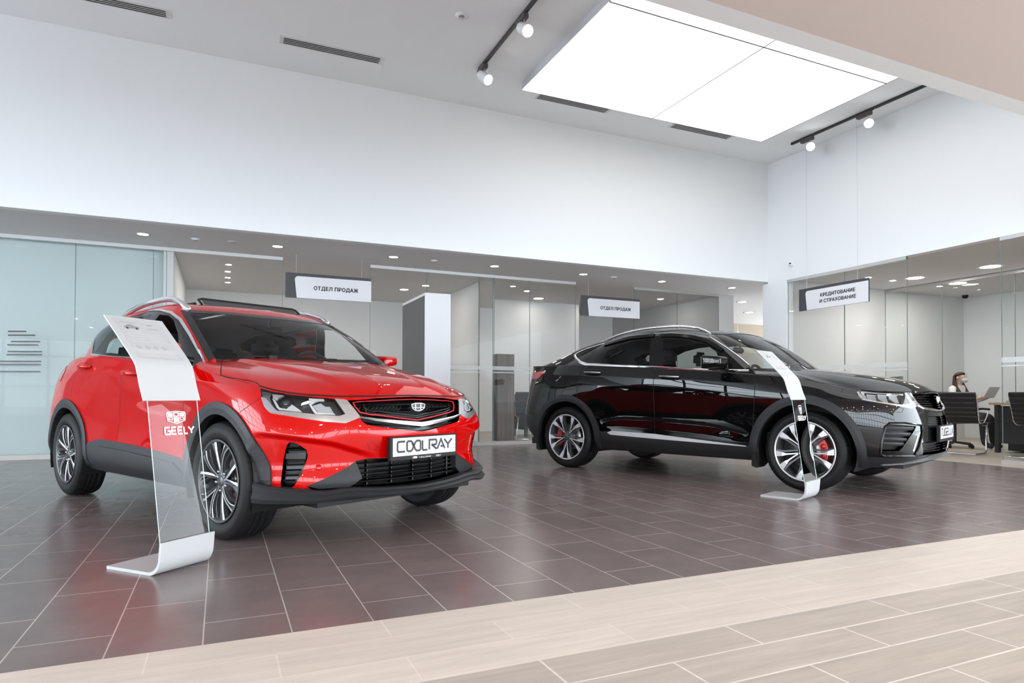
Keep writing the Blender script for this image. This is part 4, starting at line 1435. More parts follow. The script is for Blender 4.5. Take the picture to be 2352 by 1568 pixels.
    tow = car.onto(L, [(1145, 475), (1210, 468), (1265, 530), (1235, 540), (1175, 530)], c4, step=4)
    car.band('tow_cover_gap', L, tow, 0.003, M_redgap, closed=True, off=.001, thick=.002)

    # ---- splitter lip
    sp = []
    for (x, y, z0, z1) in [(1.70, .862, .263, .372), (1.78, .825, .262, .352), (1.84, .78, .262, .344), (1.90, .72, .262, .335), (1.965, .60, .262, .318), (2.005, .50, .275, .325), (2.04, .36, .268, .318), (2.07, .18, .262, .308), (2.08, 0, .258, .303)]:
        sp.append((x, y, z0, z1))
    spa = np.array(sp)
    tt = np.concatenate([[0], np.cumsum(np.linalg.norm(np.diff(spa[:, :2], axis=0), axis=1))])
    sp = [tuple(q) for q in nat_spline(tt, spa, np.linspace(0, tt[-1], 40))]
    allp = [(x, -y, a, b) for x, y, a, b in sp] + [(x, y, a, b) for x, y, a, b in sp[-2::-1]]
    mb = MB()
    vs, fs = [], []
    for (x, y, a, b) in allp:
        nx, ny = (x - .9), y * 1.3
        l = math.hypot(nx, ny)
        nx, ny = nx / l, ny / l
        vs += [(x - .06 * nx, y - .06 * ny, a), (x + .022 * nx, y + .022 * ny, a), (x + .032 * nx, y + .032 * ny, a + (b - a) * .25), (x + .012 * nx, y + .012 * ny, a + (b - a) * .55), (x + .018 * nx, y + .018 * ny, b - .012), (x + .004 * nx, y + .004 * ny, b), (x - .06 * nx, y - .06 * ny, b)]
    m7 = 7
    for i in range(len(allp) - 1):
        for j in range(m7):
            j2 = (j + 1) % m7
            fs.append((i * m7 + j, i * m7 + j2, (i + 1) * m7 + j2, (i + 1) * m7 + j))
    fs += [tuple(range(m7)), tuple(range((len(allp) - 1) * m7, len(allp) * m7))]
    mb.add(vs, fs)
    mb.build('front_splitter', M_clad, root, auto=40)

    # ---- number plate with its holder
    plate_holder(root, (2.112, 0, .536), 'COOL', .535, .128)

    # ---- wheels
    for sx in (1.30, -1.30):
        for sg in (-1, 1):
            wheel(car, sx, sg, Rt, .215, .237, .862, spokes_red, caliper=True, ang=.12 if sx > 0 else .5, rear=sx < 0, ring=0)

    # ---- door handles, mirrors, wipers
    for (a, b, par) in ((385, 716, rdo), (797, 776, fdo)):
        o_, d_ = car.ray(c1[0] + a * c1[2], c1[1] + b * c1[2])
        uv = L.hit(o_, d_)
        P, N, _ = L.ev(np.array([uv]))
        for sg, pr in ((1, par[0]), (-1, par[1])):
            p = P[0]
            mb = MB()
            pts = []
            for i in range(9):
                t = -1 + 2 * i / 8
                pts.append((p[0] + .115 * t, (p[1] - (.038 * (1 - t * t) ** .5 if abs(t) < 1 else 0) - .002) * sg, p[2] + .004 - .006 * t))
            mb.tube(pts, [.010, .016, .019, .020, .021, .020, .019, .016, .010], n=10)
            mb.build('door_handle', M_red, pr)
    mirror(car, (.80, -.82, 1.085), M_red, fdo, s=.82, far=(-.13, -.05))
    for (x0, y0, x1, y1) in ((1.0, -.35, .90, .25), (1.0, .12, .93, .64)):
        mb = MB()
        mb.tube([(x0, y0, 1.083), (x0 - .04, (y0 + y1) / 2, 1.09), (x1, y1, 1.096)], .006, n=6)
        mb.tube([(x0 - .01, y0 - .12, 1.088), (x0 - .03, y0 + .35, 1.10)], .006, n=6)
        mb.box((x0 - .02, y0 - .03, 1.075), (x0 + .015, y0 + .03, 1.10))
        mb.build('wiper', M_black, root)

    # ---- cabin
    cabin(car, .62, -.12, 1.12, 1.35)
    # far side and rear: rear glass opening left as body; antenna-free roof
    return L, D, G


def emblem(parent, c, w, h, m1, m2):
    """shield made of six framed cells"""
    x, y, z = c
    W, H = w / 2, h / 2
    out = [(-W, H * .8), (-W * .5, H), (W * .5, H), (W, H * .8), (W * .92, -H * .25), (W * .5, -H * .8), (0, -H), (-W * .5, -H * .8), (-W * .92, -H * .25)]
    mb = MB()
    mb.tube([(x, y + a, z + b) for a, b in out], .0042, n=6, closed=True)
    mb.tube([(x, y - W * .95, z - H * .05), (x, y, z - H * .12), (x, y + W * .95, z - H * .05)], .0028, n=5)
    for s_ in (-1, 1):
        mb.tube([(x, y + s_ * W * .40, z + H * .98), (x, y + s_ * W * .40, z - H * .85)], .0028, n=5)
    o = mb.build('emblem', m1, parent)
    MB().prism([(y + a * .97, z + b * .97) for a, b in out], x - .008, x - .002, 'x').build('emblem_backing', m2, o)
    return o


def strokes(mb, lines, w, h, th, y0, z0, x, depth=.0012):
    """lettering from polylines of half-thickness th on the plane x = const; (y to the reader's right)"""
    for ln in lines:
        pts = [Vector((a * w, b * h)) for a, b in ln]
        L, R = [], []
        for i, p in enumerate(pts):
            d1 = (pts[i] - pts[i - 1]).normalized() if i > 0 else (pts[1] - pts[0]).normalized()
            d2 = (pts[i + 1] - pts[i]).normalized() if i < len(pts) - 1 else d1
            n1, n2 = Vector((-d1.y, d1.x)), Vector((-d2.y, d2.x))
            n = (n1 + n2)
            n = n.normalized() if n.length > 1e-4 else n1
            k = th / max(0.45, n.dot(n1))
            L.append(p + n * k)
            R.append(p - n * k)
        k0 = len(pts)
        vs = [(x, y0 + q.x, z0 + q.y) for q in L] + [(x, y0 + q.x, z0 + q.y) for q in R]
        vs += [(x - depth, a, b) for _, a, b in vs]
        fs = []
        for i in range(k0 - 1):
            fs += [(i, i + 1, k0 + i + 1, k0 + i)]
            fs += [(i, 2 * k0 + i, 2 * k0 + i + 1, i + 1), (k0 + i, k0 + i + 1, 3 * k0 + i + 1, 3 * k0 + i)]
        mb.add(vs, fs)


GLYPH = {
    'C': [[(.95, 1), (.12, 1), (0, .85), (0, .15), (.12, 0), (.95, 0)]],
    'OO': [[(.45, .5), (.36, .9), (.28, 1), (.08, 1), (0, .88), (0, .12), (.08, 0), (.28, 0), (.38, .12), (.62, .88), (.72, 1), (.92, 1), (1, .88), (1, .12), (.92, 0), (.72, 0), (.62, .12), (.38, .88)]],
    'L': [[(0, 1), (0, .12), (.1, 0), (.85, 0)]],
    'R': [[(0, 0), (0, 1), (.85, 1), (.95, .9), (.95, .6), (.85, .48), (.25, .48)], [(.35, .48), (.98, 0)]],
    'A': [[(0, 0), (.5, 1), (1, 0)], [(.42, .27), (.78, .27)]],
    'Y': [[(0, 1), (.5, .45), (1, 1)], [(.5, .45), (.5, 0)]],
    'T': [[(0, 1), (1, 1)], [(.35, 1), (.35, 0)]],
    'U': [[(0, 1), (0, .12), (.1, 0), (.9, 0), (1, .12), (1, 1)]],
    'G': [[(1, 1), (.1, 1), (0, .88), (0, .12), (.1, 0), (1, 0), (1, .5), (.5, .5)]],
    'E': [[(1, 1), (.1, 1), (0, .88), (0, .12), (.1, 0), (1, 0)], [(0, .5), (.9, .5)]],
}


def plate_holder(root, c, word, w, h):
    x, y, z = c
    mb = MB().box((x - .03, y - w / 2, z - h / 2 - .012), (x, y + w / 2, z + h / 2 - .012 + .012), 0, bev=.006)
    ho = mb.build('plate_holder', M_black, root)
    p = MB().box((x - .004, y - w / 2 + .016, z - h / 2 + .016), (x + .0015, y + w / 2 - .016, z + h / 2 - .008))
    po = p.build('number_plate', M_plate, ho)
    t = MB()
    if word == 'COOL':
        seq = [('C', .060, .0), ('OO', .105, .072), ('L', .045, .193), ('R', .062, .248), ('A', .064, .313), ('Y', .066, .372)]
        tot, hh, th, y0 = .438, .058, .0060, y - .219
    else:
        seq = [('T', .05, 0), ('U', .055, .062), ('G', .058, .135), ('E', .055, .212), ('L', .05, .285), ('L', .05, .35), ('A', .06, .40)]
        tot, hh, th, y0 = .46, .060, .0055, y - .23
    for ch, cw, off in seq:
        strokes(t, GLYPH[ch], cw, hh, th, y0 + off, z - hh / 2 + .006, x + .0032, .002)
    t.build('plate_lettering', M_ink, po)
    if word == 'COOL':
        s = text_mesh('+7 (831) 2-999-099', .0125, mat('lettering_white', (.8, .8, .8), .5), 'holder_lettering', ho, .0002)
        s.matrix_local = Matrix.Translation((x + .001, y - .055, z - h / 2 - .004)) @ Matrix(((0, 0, 1, 0), (1, 0, 0, 0), (0, 1, 0, 0), (0, 0, 0, 1)))
        s2 = text_mesh('GEELY', .015, mat('lettering_white'), 'holder_lettering', ho, .0002, bold=.0004)
        s2.matrix_local = Matrix.Translation((x + .001, y + .085, z - h / 2 - .004)) @ Matrix(((0, 0, 1, 0), (1, 0, 0, 0), (0, 1, 0, 0), (0, 0, 0, 1)))
        s3 = MB().box((x - .001, y - .105, z - h / 2 - .004), (x + .0014, y - .098, z - h / 2 + .008), 0).box((x - .001, y - .096, z - h / 2 - .004), (x + .0014, y - .068, z - h / 2 + .008), 1)
        s3.build('holder_badge', [M_redcal, mat('lettering_white')], ho)
    return ho


def mirror(car, c, paint, doors, s=1.0, far=(0, 0)):
    for sg, par in ((-1, doors[0]), (1, doors[1])):
        x, y, z = c
        if sg > 0:
            x, y = x + far[0], y - far[1]
        bm = bmesh.new()
        bmesh.ops.create_cube(bm, size=1)
        for v in bm.verts:
            co = v.co
            front = co.x > 0
            sx = .085 * s if front else .10 * s
            k = .72 if front else 1.0
            outer = co.y < 0
            v.co = Vector((co.x * 2 * sx * .9, co.y * .23 * s * k - (.02 if front else 0), co.z * .135 * s * k * (.85 if outer else 1.0) + (.012 if outer else 0)))
        bmesh.ops.bevel(bm, geom=bm.edges[:], offset=.03 * s, segments=4, profile=.6, affect='EDGES')
        mb = MB()
        mb.bm(bm, 0, True)
        cx, cy, cz = x, y - .13 * s, z + .03
        mb.xf(Matrix.Translation((cx, cy, cz)))
        mb.box((cx - .097 * s, cy - .095 * s, cz - .045 * s), (cx - .088 * s, cy + .095 * s, cz + .05 * s), 2)
        st = MB()
        st.tube([(x + .01, y + .03, z - .035), (x + .005, y - .03, z - .02), (x, cy + .02, cz - .035)], [.03, .026, .024], n=10)
        if sg > 0:
            mb.v = [(a, -b, c_) for a, b, c_ in mb.v]
            st.v = [(a, -b, c_) for a, b, c_ in st.v]
        o = mb.build('door_mirror', [paint, M_gloss, mat('mirror_glass', (.7, .72, .75), .03, metal=1.0)], par)
        st.build('mirror_foot', M_gloss, o)


def cabin(car, seat_f, back_x, base_z, top_z):
    """dash, wheel, seats and inner trim seen through the glass"""
    root = car.root
    mb = MB()
    mb.box((-1.55, -.70, .45), (1.0, .70, .50))
    mb.build('cabin_floor', M_int, root)
    d = MB()
    prof = [(.98, .60), (1.0, 1.03), (.75, 1.045), (.58, 1.02), (.52, .95), (.55, .85), (.50, .60)]
    d.prism([(a, b) for a, b in prof], -.74, .74, 'y')
    d.build('dashboard', M_int, root)
    w = MB()
    n = 32
    cx, cy, cz, r = .42, .36, 1.01, .185
    ring = []
    for i in range(n):
        a = 2 * math.pi * i / n
        ring.append((cx - .35 * r * math.sin(a), cy + r * math.cos(a), cz + .93 * r * math.sin(a)))
    w.tube(ring, .016, n=8, closed=True)
    w.tube([(cx, cy - r, cz), (cx + .02, cy, cz), (cx, cy + r, cz)], .018, n=6)
    w.tube([(cx + .35 * r, cy, cz - .93 * r), (cx + .02, cy, cz), (.56, cy, .93)], .02, n=6)
    w.build('steering_wheel', M_int, root)
    def seat(x, y, wd, hz):
        b = MB()
        bm = bmesh.new()
        bmesh.ops.create_cube(bm, size=1)
        for v in bm.verts:
            t = v.co.z + .5
            v.co = Vector((x - .05 - .22 * t + v.co.x * (.17 - .04 * t), y + v.co.y * wd * (1 - .22 * t), .62 + (hz - .62) * t))
        bmesh.ops.bevel(bm, geom=bm.edges[:], offset=.05, segments=3, affect='EDGES')
        b.bm(bm, 0, True)
        bm = bmesh.new()
        bmesh.ops.create_cube(bm, size=1)
        for v in bm.verts:
            v.co = Vector((x + .18 + v.co.x * .5, y + v.co.y * wd, .66 + v.co.z * .16))
        bmesh.ops.bevel(bm, geom=bm.edges[:], offset=.05, segments=3, affect='EDGES')
        b.bm(bm, 0, True)
        s = b.build('seat', M_int, root)
        h = MB()
        bm = bmesh.new()
        bmesh.ops.create_cube(bm, size=1)
        for v in bm.verts:
            t = v.co.z + .5
            v.co = Vector((x - .29 + v.co.x * .10, y + v.co.y * .27 * (1 - .15 * t), hz + .03 + .17 * t))
        bmesh.ops.bevel(bm, geom=bm.edges[:], offset=.04, segments=3, affect='EDGES')
        h.bm(bm, 0, True)
        h.build('headrest', M_int, s)
    for y in (-.36, .36):
        seat(back_x + .08, y, .50, base_z)
    for y in (-.40, .40):
        seat(-.86, y, .62, base_z - .04)
    m = MB()
    bm = bmesh.new()
    bmesh.ops.create_cube(bm, size=1)
    for v in bm.verts:
        v.co = Vector((.33 + v.co.x * .03, v.co.y * .24, 1.335 + v.co.z * .065))
    bmesh.ops.bevel(bm, geom=bm.edges[:], offset=.014, segments=2, affect='EDGES')
    m.bm(bm, 0, True)
    m.tube([(.345, 0, 1.36), (.37, 0, 1.42)], .012, n=6)
    m.build('rear_view_mirror', mat('mirror_back', (0.16, 0.165, 0.18), 0.35), root)


RED = red_car()
# ---------------------------------------------------------------- black coupe SUV
M_blk = mat('black_paint', (0.003, 0.003, 0.0033), 0.5, spec=0.0, coat=1.0, coat_rough=0.005)
BC = Car('black_car', 5.02, 5.73, math.radians(-68.5), 'glossy black coupe crossover with silver sill strips, parked right of the red car')


def black_car():
    car = BC
    root = car.root
    Rt = 0.355
    rows = [
        [(-2.12, 0, .32), (-2.10, .38, .32), (-2.03, .66, .32), (-1.93, .79, .30), (-1.78, .84, .28), (-1.35, .85, .26), (-.85, .85, .26), (-.15, .85, .255), (.4, .85, .255), (.9, .85, .255), (1.35, .85, .25), (1.62, .84, .25), (1.85, .76, .245), (2.02, .60, .26), (2.10, .42, .28), (2.15, .21, .30), (2.16, 0, .30)],
        [(-2.20, 0, .42), (-2.19, .40, .42), (-2.11, .70, .42), (-1.99, .84, .41), (-1.80, .895, .38), (-1.35, .90, .36), (-.85, .895, .345), (-.15, .89, .335), (.4, .89, .335), (.9, .895, .335), (1.35, .90, .34), (1.64, .895, .335), (1.90, .81, .33), (2.07, .63, .335), (2.15, .44, .34), (2.195, .22, .35), (2.205, 0, .355)],
        [(-2.24, 0, .56), (-2.23, .40, .56), (-2.16, .70, .55), (-2.04, .85, .54), (-1.82, .915, .52), (-1.35, .925, .50), (-.85, .908, .48), (-.15, .902, .46), (.4, .902, .455), (.9, .908, .45), (1.35, .925, .46), (1.66, .92, .46), (1.92, .83, .46), (2.09, .64, .46), (2.16, .44, .46), (2.20, .22, .46), (2.21, 0, .46)],
        [(-2.23, 0, .70), (-2.22, .40, .70), (-2.15, .70, .70), (-2.03, .85, .69), (-1.82, .915, .67), (-1.35, .925, .65), (-.85, .915, .62), (-.15, .912, .60), (.4, .912, .595), (.9, .915, .59), (1.35, .925, .60), (1.66, .922, .60), (1.92, .835, .59), (2.085, .65, .585), (2.155, .45, .58), (2.195, .23, .58), (2.205, 0, .58)],
        [(-2.20, 0, .86), (-2.19, .40, .86), (-2.12, .69, .86), (-2.01, .83, .85), (-1.81, .905, .83), (-1.35, .922, .81), (-.85, .917, .78), (-.15, .915, .76), (.4, .915, .75), (.9, .918, .74), (1.35, .925, .74), (1.66, .918, .73), (1.91, .835, .70), (2.07, .655, .685), (2.14, .46, .68), (2.18, .23, .675), (2.19, 0, .675)],
        [(-2.18, 0, 1.00), (-2.17, .40, 1.00), (-2.10, .68, 1.00), (-1.99, .81, .99), (-1.79, .89, .97), (-1.35, .915, .95), (-.85, .914, .93), (-.15, .912, .905), (.4, .912, .89), (.9, .914, .87), (1.33, .918, .855), (1.64, .90, .82), (1.89, .825, .785), (2.05, .655, .765), (2.12, .46, .76), (2.165, .23, .755), (2.175, 0, .755)],
        [(-2.18, 0, 1.12), (-2.17, .38, 1.12), (-2.10, .65, 1.12), (-1.97, .78, 1.11), (-1.76, .86, 1.09), (-1.35, .90, 1.08), (-.85, .903, 1.06), (-.15, .902, 1.02), (.4, .90, .995), (.9, .90, .96), (1.30, .89, .935), (1.62, .86, .875), (1.86, .79, .835), (2.03, .645, .82), (2.10, .46, .82), (2.14, .23, .825), (2.15, 0, .83)],
        [(-2.22, 0, 1.215), (-2.21, .36, 1.215), (-2.14, .61, 1.215), (-1.93, .74, 1.205), (-1.68, .81, 1.20), (-1.33, .85, 1.198), (-.85, .865, 1.172), (-.15, .868, 1.128), (.4, .865, 1.09), (.88, .85, 1.045), (1.28, .835, 1.0), (1.60, .82, .925), (1.83, .765, .885), (2.01, .63, .87), (2.085, .46, .87), (2.13, .23, .875), (2.145, 0, .88)],
        [(-2.16, 0, 1.215), (-2.15, .34, 1.215), (-2.08, .56, 1.215), (-1.86, .68, 1.205), (-1.62, .74, 1.195), (-1.30, .78, 1.19), (-.85, .80, 1.165), (-.15, .80, 1.12), (.4, .80, 1.083), (.84, .79, 1.04), (1.22, .775, 1.0), (1.54, .765, .93), (1.76, .71, .89), (1.94, .585, .88), (2.02, .43, .88), (2.065, .22, .885), (2.08, 0, .89)],
    ]
    L = Surf(rows, 210, 110, creases=(6, 7))
    # scooped panel low on the doors, sharp upper edge rising to the front wheel
    X, Z = L.G[:, :, 0], L.G[:, :, 2]
    zt = np.interp(X, [-.82, -.60, -.15, .4, .80], [.565, .60, .605, .575, .50])
    zb = np.interp(X, [-.82, -.60, -.15, .4, .80], [.555, .56, .545, .515, .48])
    fx = np.clip((X + .84) / .16, 0, 1) * np.clip((.83 - X) / .16, 0, 1)
    dd = np.clip((zt - Z) / .016, 0, 1) * np.clip((Z - zb + .05) / .07, 0, 1)
    L.G = L.G - L.N * (fx * dd * .014)[:, :, None]
    L.normals()
    L.bvh()
    hood_rows = [
        [r for r in rows[7][9:]],
        [(.86, .82, 1.06), (1.22, .81, 1.025), (1.52, .775, .957), (1.74, .72, .922), (1.92, .60, .908), (2.01, .45, .912), (2.06, .23, .922), (2.075, 0, .925)],
        [(.83, .77, 1.085), (1.06, .74, 1.065), (1.28, .69, 1.035), (1.43, .62, 1.02), (1.58, .51, 1.015), (1.65, .39, 1.02), (1.70, .20, 1.028), (1.71, 0, 1.03)],
        [(.80, .73, 1.095), (.92, .68, 1.09), (1.04, .61, 1.085), (1.12, .54, 1.085), (1.20, .43, 1.088), (1.24, .32, 1.09), (1.265, .16, 1.093), (1.27, 0, 1.095)],
        [(.76, .71, 1.10), (.79, .64, 1.105), (.83, .55, 1.11), (.86, .46, 1.113), (.89, .36, 1.116), (.905, .25, 1.119), (.915, .13, 1.12), (.92, 0, 1.12)],
    ]
    D = Surf(hood_rows, 120, 70, mir0=False)
    g_rows = [
        [(-2.16, 0, 1.20), (-2.15, .34, 1.20), (-2.07, .565, 1.20), (-1.62, .765, 1.18), (-1.15, .825, 1.165), (-.5, .845, 1.13), (0, .85, 1.10), (.4, .845, 1.07), (.8, .815, 1.04), (.99, .72, 1.06), (1.05, .53, 1.085), (1.08, .28, 1.10), (1.09, 0, 1.105)],
        [(-1.82, 0, 1.335), (-1.81, .34, 1.33), (-1.70, .54, 1.315), (-1.36, .685, 1.305), (-1.04, .745, 1.32), (-.5, .775, 1.32), (0, .775, 1.31), (.35, .76, 1.285), (.60, .715, 1.265), (.74, .635, 1.265), (.80, .47, 1.28), (.83, .25, 1.29), (.835, 0, 1.295)],
        [(-1.42, 0, 1.470), (-1.40, .34, 1.462), (-1.31, .49, 1.445), (-1.10, .605, 1.435), (-.92, .645, 1.460), (-.45, .675, 1.502), (0, .670, 1.495), (.25, .645, 1.468), (.37, .60, 1.455), (.44, .55, 1.452), (.48, .42, 1.465), (.50, .22, 1.476), (.505, 0, 1.48)],
        [(-1.12, 0, 1.530), (-1.10, .29, 1.525), (-1.03, .42, 1.515), (-.92, .52, 1.515), (-.80, .555, 1.530), (-.45, .585, 1.552), (-.05, .58, 1.548), (.12, .55, 1.53), (.22, .50, 1.517), (.28, .45, 1.514), (.32, .34, 1.521), (.345, .18, 1.528), (.35, 0, 1.53)],
        [(-.95, 0, 1.55), (-.93, .16, 1.55), (-.87, .23, 1.55), (-.78, .27, 1.553), (-.68, .29, 1.558), (-.45, .30, 1.565), (-.2, .295, 1.565), (-.08, .28, 1.56), (-.02, .25, 1.558), (.02, .22, 1.557), (.045, .16, 1.558), (.06, .08, 1.56), (.065, 0, 1.56)],
        [(-.75, 0, 1.562), (-.73, .03, 1.562), (-.7, .04, 1.562), (-.64, .045, 1.565), (-.58, .05, 1.567), (-.45, .05, 1.57), (-.32, .05, 1.57), (-.28, .045, 1.57), (-.25, .04, 1.57), (-.235, .035, 1.57), (-.23, .025, 1.57), (-.225, .015, 1.57), (-.22, 0, 1.57)],
    ]
    G = Surf(g_rows, 170, 84)
    c5, c6, F = (1180, 720, .24237), (1660, 740, .28067), (1930, 860, .13390)

    def arc(cx, cz, r, a0, a1, n=40):
        return [(cx + r * math.cos(math.radians(a0 + (a1 - a0) * i / n)), cz + r * math.sin(math.radians(a0 + (a1 - a0) * i / n))) for i in range(n + 1)]
    ri = 0.418
    holes = [('arch', car.side(L, [(sx + ri, .20)] + arc(sx, Rt, ri, 0, 180) + [(sx - ri, .20)], 0.03)) for sx in (1.35, -1.35)]
    lamp = car.onto(L, [(218, 274), (320, 264), (600, 276), (1000, 300), (1098, 316), (1190, 500), (1130, 515), (1050, 518), (700, 472), (420, 425), (350, 405)], F)
    chrome = car.onto(L, [(360, 428), (520, 462), (700, 495), (1050, 550), (1200, 582), (1375, 530), (1310, 470), (1200, 312), (1098, 316), (1190, 500), (1130, 515), (1050, 518), (700, 472), (420, 425)], F)
    grille = car.front(L, [(0, .868), (.30, .862), (.47, .858), (.54, .845), (.47, .768), (.40, .745), (.2, .728), (0, .715)], .02)
    frame = car.onto(L, [(685, 1360), (705, 1180), (770, 890), (850, 828), (1100, 828), (1390, 870), (1402, 1000), (1340, 1250), (1270, 1390), (760, 1395)], F)
    duct = car.onto(L, [(722, 1310), (760, 1000), (800, 880), (860, 850), (1300, 885), (1270, 960), (1150, 1130), (1060, 1260), (1000, 1310)], F)
    intake = car.front(L, [(0, .455), (.38, .46), (.47, .45), (.44, .345), (0, .345)], .02)
    upper = car.front(L, [(0, .665), (.32, .67), (.36, .60), (.34, .56), (0, .55)], .02)
    silver = car.onto(L, [(890, 1126), (930, 1108), (1330, 1138), (2195, 1250), (2206, 1258), (1335, 1184), (920, 1146)], c5)
    clad = car.side(L, [(-.95, .10), (-.90, .40), (-.80, .445), (-.5, .455), (.2, .425), (.80, .385), (.90, .37), (.95, .10)], .03)
    lip = car.side(L, [(1.65, .10), (1.69, .345), (2.02, .33), (2.3, .33), (2.3, .10)], .03)
    rlow = car.side(L, [(-2.4, .1), (-2.4, .62), (-1.9, .60), (-1.79, .56), (-1.72, .1)], .03)
    bump = car.side(L, [(1.70, .08), (1.74, .60), (1.74, .80), (1.76, .86), (2.4, .86), (2.4, .08)], .03)
    g1 = car.onto(L, [(672, 500), (640, 540), (605, 640), (598, 720), (600, 800)], c5, closed=False, step=5)
    g2 = car.onto(L, [(1345, 512), (1335, 570), (1322, 650), (1325, 800), (1335, 960), (1338, 1250)], c5, closed=False, step=5)
    g3 = car.onto(L, [(258, 375), (262, 560), (250, 800), (236, 1000)], c6, closed=False, step=5)
    def top_edge(ua, ub):
        return [(ua + (ub - ua) * i / 24, L.rowv[7] - .4) for i in range(25)]
    low = lambda pts: car.side(L, pts, .04, closed=False)
    fdp = g2 + low([(-.1, .43), (.3, .405), (.80, .365)]) + g3[::-1] + top_edge(g3[0][0], g2[0][0])
    rdp = g1 + low(arc(-1.35, Rt, .50, 62, 20, 12) + [(-.80, .44), (-.5, .45), (-.19, .43)]) + g2[::-1] + top_edge(g2[0][0], g1[0][0])
    tail = car.onto(L, [(176, 556), (290, 547), (275, 578), (235, 618), (182, 624), (165, 592)], c5)
    polys = holes + [('lamp', lamp), ('chrome', chrome), ('grille', grille), ('duct', duct), ('intake', intake), ('upper', upper), ('clad', clad), ('lip', lip), ('rlow', rlow),
                     ('ledge', [(-1, L.rowv[7] + .8), (L.stu[9], L.rowv[7] + .8), (L.stu[9], L.nt), (-1, L.nt)]), ('front_door', fdp), ('rear_door', rdp), ('bumper', bump)]
    V, R = L.cut(polys)
    body = car.piece('body_shell', L, V, R['rest'], M_blk, sides='B')
    car.piece('window_ledge', L, V, R['ledge'], M_trim, sides='RL')
    car.piece('inner_lining', L, V, R['rest'], M_trim, sides='B', off=-.03, parent=body)
    fdo = car.piece('front_door', L, V, R['front_door'], M_blk, sides='RL')
    rdo = car.piece('rear_door', L, V, R['rear_door'], M_blk, sides='RL')
    bmp = car.piece('front_bumper', L, V, R['bumper'], M_blk, sides='B')
    for nm, pr in (('front_door', fdo), ('rear_door', rdo)):
        car.piece('door_lining', L, V, R[nm], M_trim, sides='RL', off=-.03, parent=pr)
    sc = car.piece('sill_cladding', L, V, R['clad'], M_clad2, sides='RL', off=.004, thick=.01)
    car.piece('rear_bumper', L, V, R['rlow'], M_clad2, sides='B')
    car.piece('lower_lip', L, V, R['lip'], M_clad2, sides='B', off=.004, thick=.01)
    car.patch('sill_strip', L, silver, mat('silver_strip', (.74, .75, .77), .35, metal=.4), off=.012, thick=.012, sides='RL', parent=list(sc))

    for sx in (1.35, -1.35):
        line = car.side(L, arc(sx, Rt, .455, -14, 194, 60), .03, closed=False)
        car.band('arch_cladding', L, line, .075, M_clad, off=.012, thick=.05, sides='RL', bulge=.004)
        lin = MB()
        n = 28
        vs = []
        for i in range(n + 1):
            a = math.radians(-20 + 220 * i / n)
            for y in (-.91, -.42):
                vs.append((sx + .43 * math.cos(a), y, Rt + .43 * math.sin(a)))
        fs = [(2 * i, 2 * i + 1, 2 * i + 3, 2 * i + 2) for i in range(n)]
        for sg in (1, -1):
            w = [(x, y * sg, z) for x, y, z in vs]
            lin.add(w, fs)
            lin.add([w[2 * i + 1] for i in range(n + 1)], [tuple(range(n + 1))])
        lin.build('wheel_liner', M_black, root)
        for sg in (-1, 1):
            mf = MB()
            x0 = sx - .425
            mf.prism([(x0 - .05, .44), (x0 + .012, .44), (x0 + .02, .20), (x0 - .01, .175), (x0 - .055, .19)], sg * .89, sg * .72, 'y')
            mf.build('mud_flap', M_black, root)
    MB().box((-2.0, -.78, .24), (-1.78, .78, .32)).box((-.92, -.82, .235), (.92, .82, .30)).box((1.76, -.62, .235), (2.05, .62, .30)).box((-1.9, -.42, .26), (2.0, .42, .45)).build('underbody', M_black, root)

    # hood
    h_poly = car.onto(D, [(268, 392), (268, 428), (520, 440), (800, 490), (1000, 525), (1120, 548)], c6, closed=False, step=5)
    last = h_poly[-1]
    hp = h_poly + [(last[0], -1.0), (D.ns - 1, -1), (D.ns - 1, D.nt + 1), (h_poly[0][0], D.nt + 1)]
    V2, R2 = D.cut([('hood', hp)])
    car.piece('fender_top', D, V2, R2['rest'], M_blk, sides='RL')
    car.piece('hood', D, V2, R2['hood'], M_blk, sides='B')
    car.band('hood_gap', D, h_poly, .005, M_gap, sides='RL', off=.001)
    car.band('hood_edge', D, [(u, .4) for u in np.linspace(last[0], D.ns - 1, 60)], .014, M_blk, sides='B', off=.006, thick=.012, bulge=.003)
    for ln in (g1, g2, g3):
        car.band('door_gap', L, ln, .006, M_gapb, sides='RL', off=.001)
    o_, d_ = car.ray(c5[0] + 475 * c5[2], c5[1] + 640 * c5[2])
    P, N, _ = L.ev(np.array([L.hit(o_, d_)]))
    fc = [(P[0][0] + .088 * math.cos(a), P[0][2] + .088 * math.sin(a)) for a in np.linspace(0, 2 * math.pi, 40)[:-1]]
    car.band('fuel_cap_gap', L, car.side(L, fc, .05), .005, M_gapb, closed=True, off=.001)

    # ---- glasshouse
    wsc = car.onto(G, [(1872, 183), (1950, 245), (2050, 330), (2150, 418), (2240, 500)], c5, closed=False, step=5)
    vt = wsc[0][1]
    top_line = [(u, vt) for u in np.linspace(wsc[0][0], G.ns - 1, 50)]
    wind = wsc + [(wsc[-1][0], 0.0), (G.ns - 1, 0.0)] + top_line[::-1][:-1]
    fr = car.onto(G, [(690, 485), (630, 460), (590, 425), (577, 395), (602, 374), (700, 332), (850, 287), (1100, 218), (1350, 193), (1500, 190), (1700, 204), (1860, 232), (2000, 320), (2130, 415), (2222, 492), (2228, 545), (1820, 537), (1330, 508)], c5, step=5)
    qg = car.onto(G, [(628, 400), (700, 352), (800, 312), (780, 360), (705, 452), (665, 436)], c5, step=4)
    rg = car.onto(G, [(832, 486), (850, 420), (900, 345), (1000, 300), (1150, 262), (1300, 242), (1280, 494)], c5, step=4)
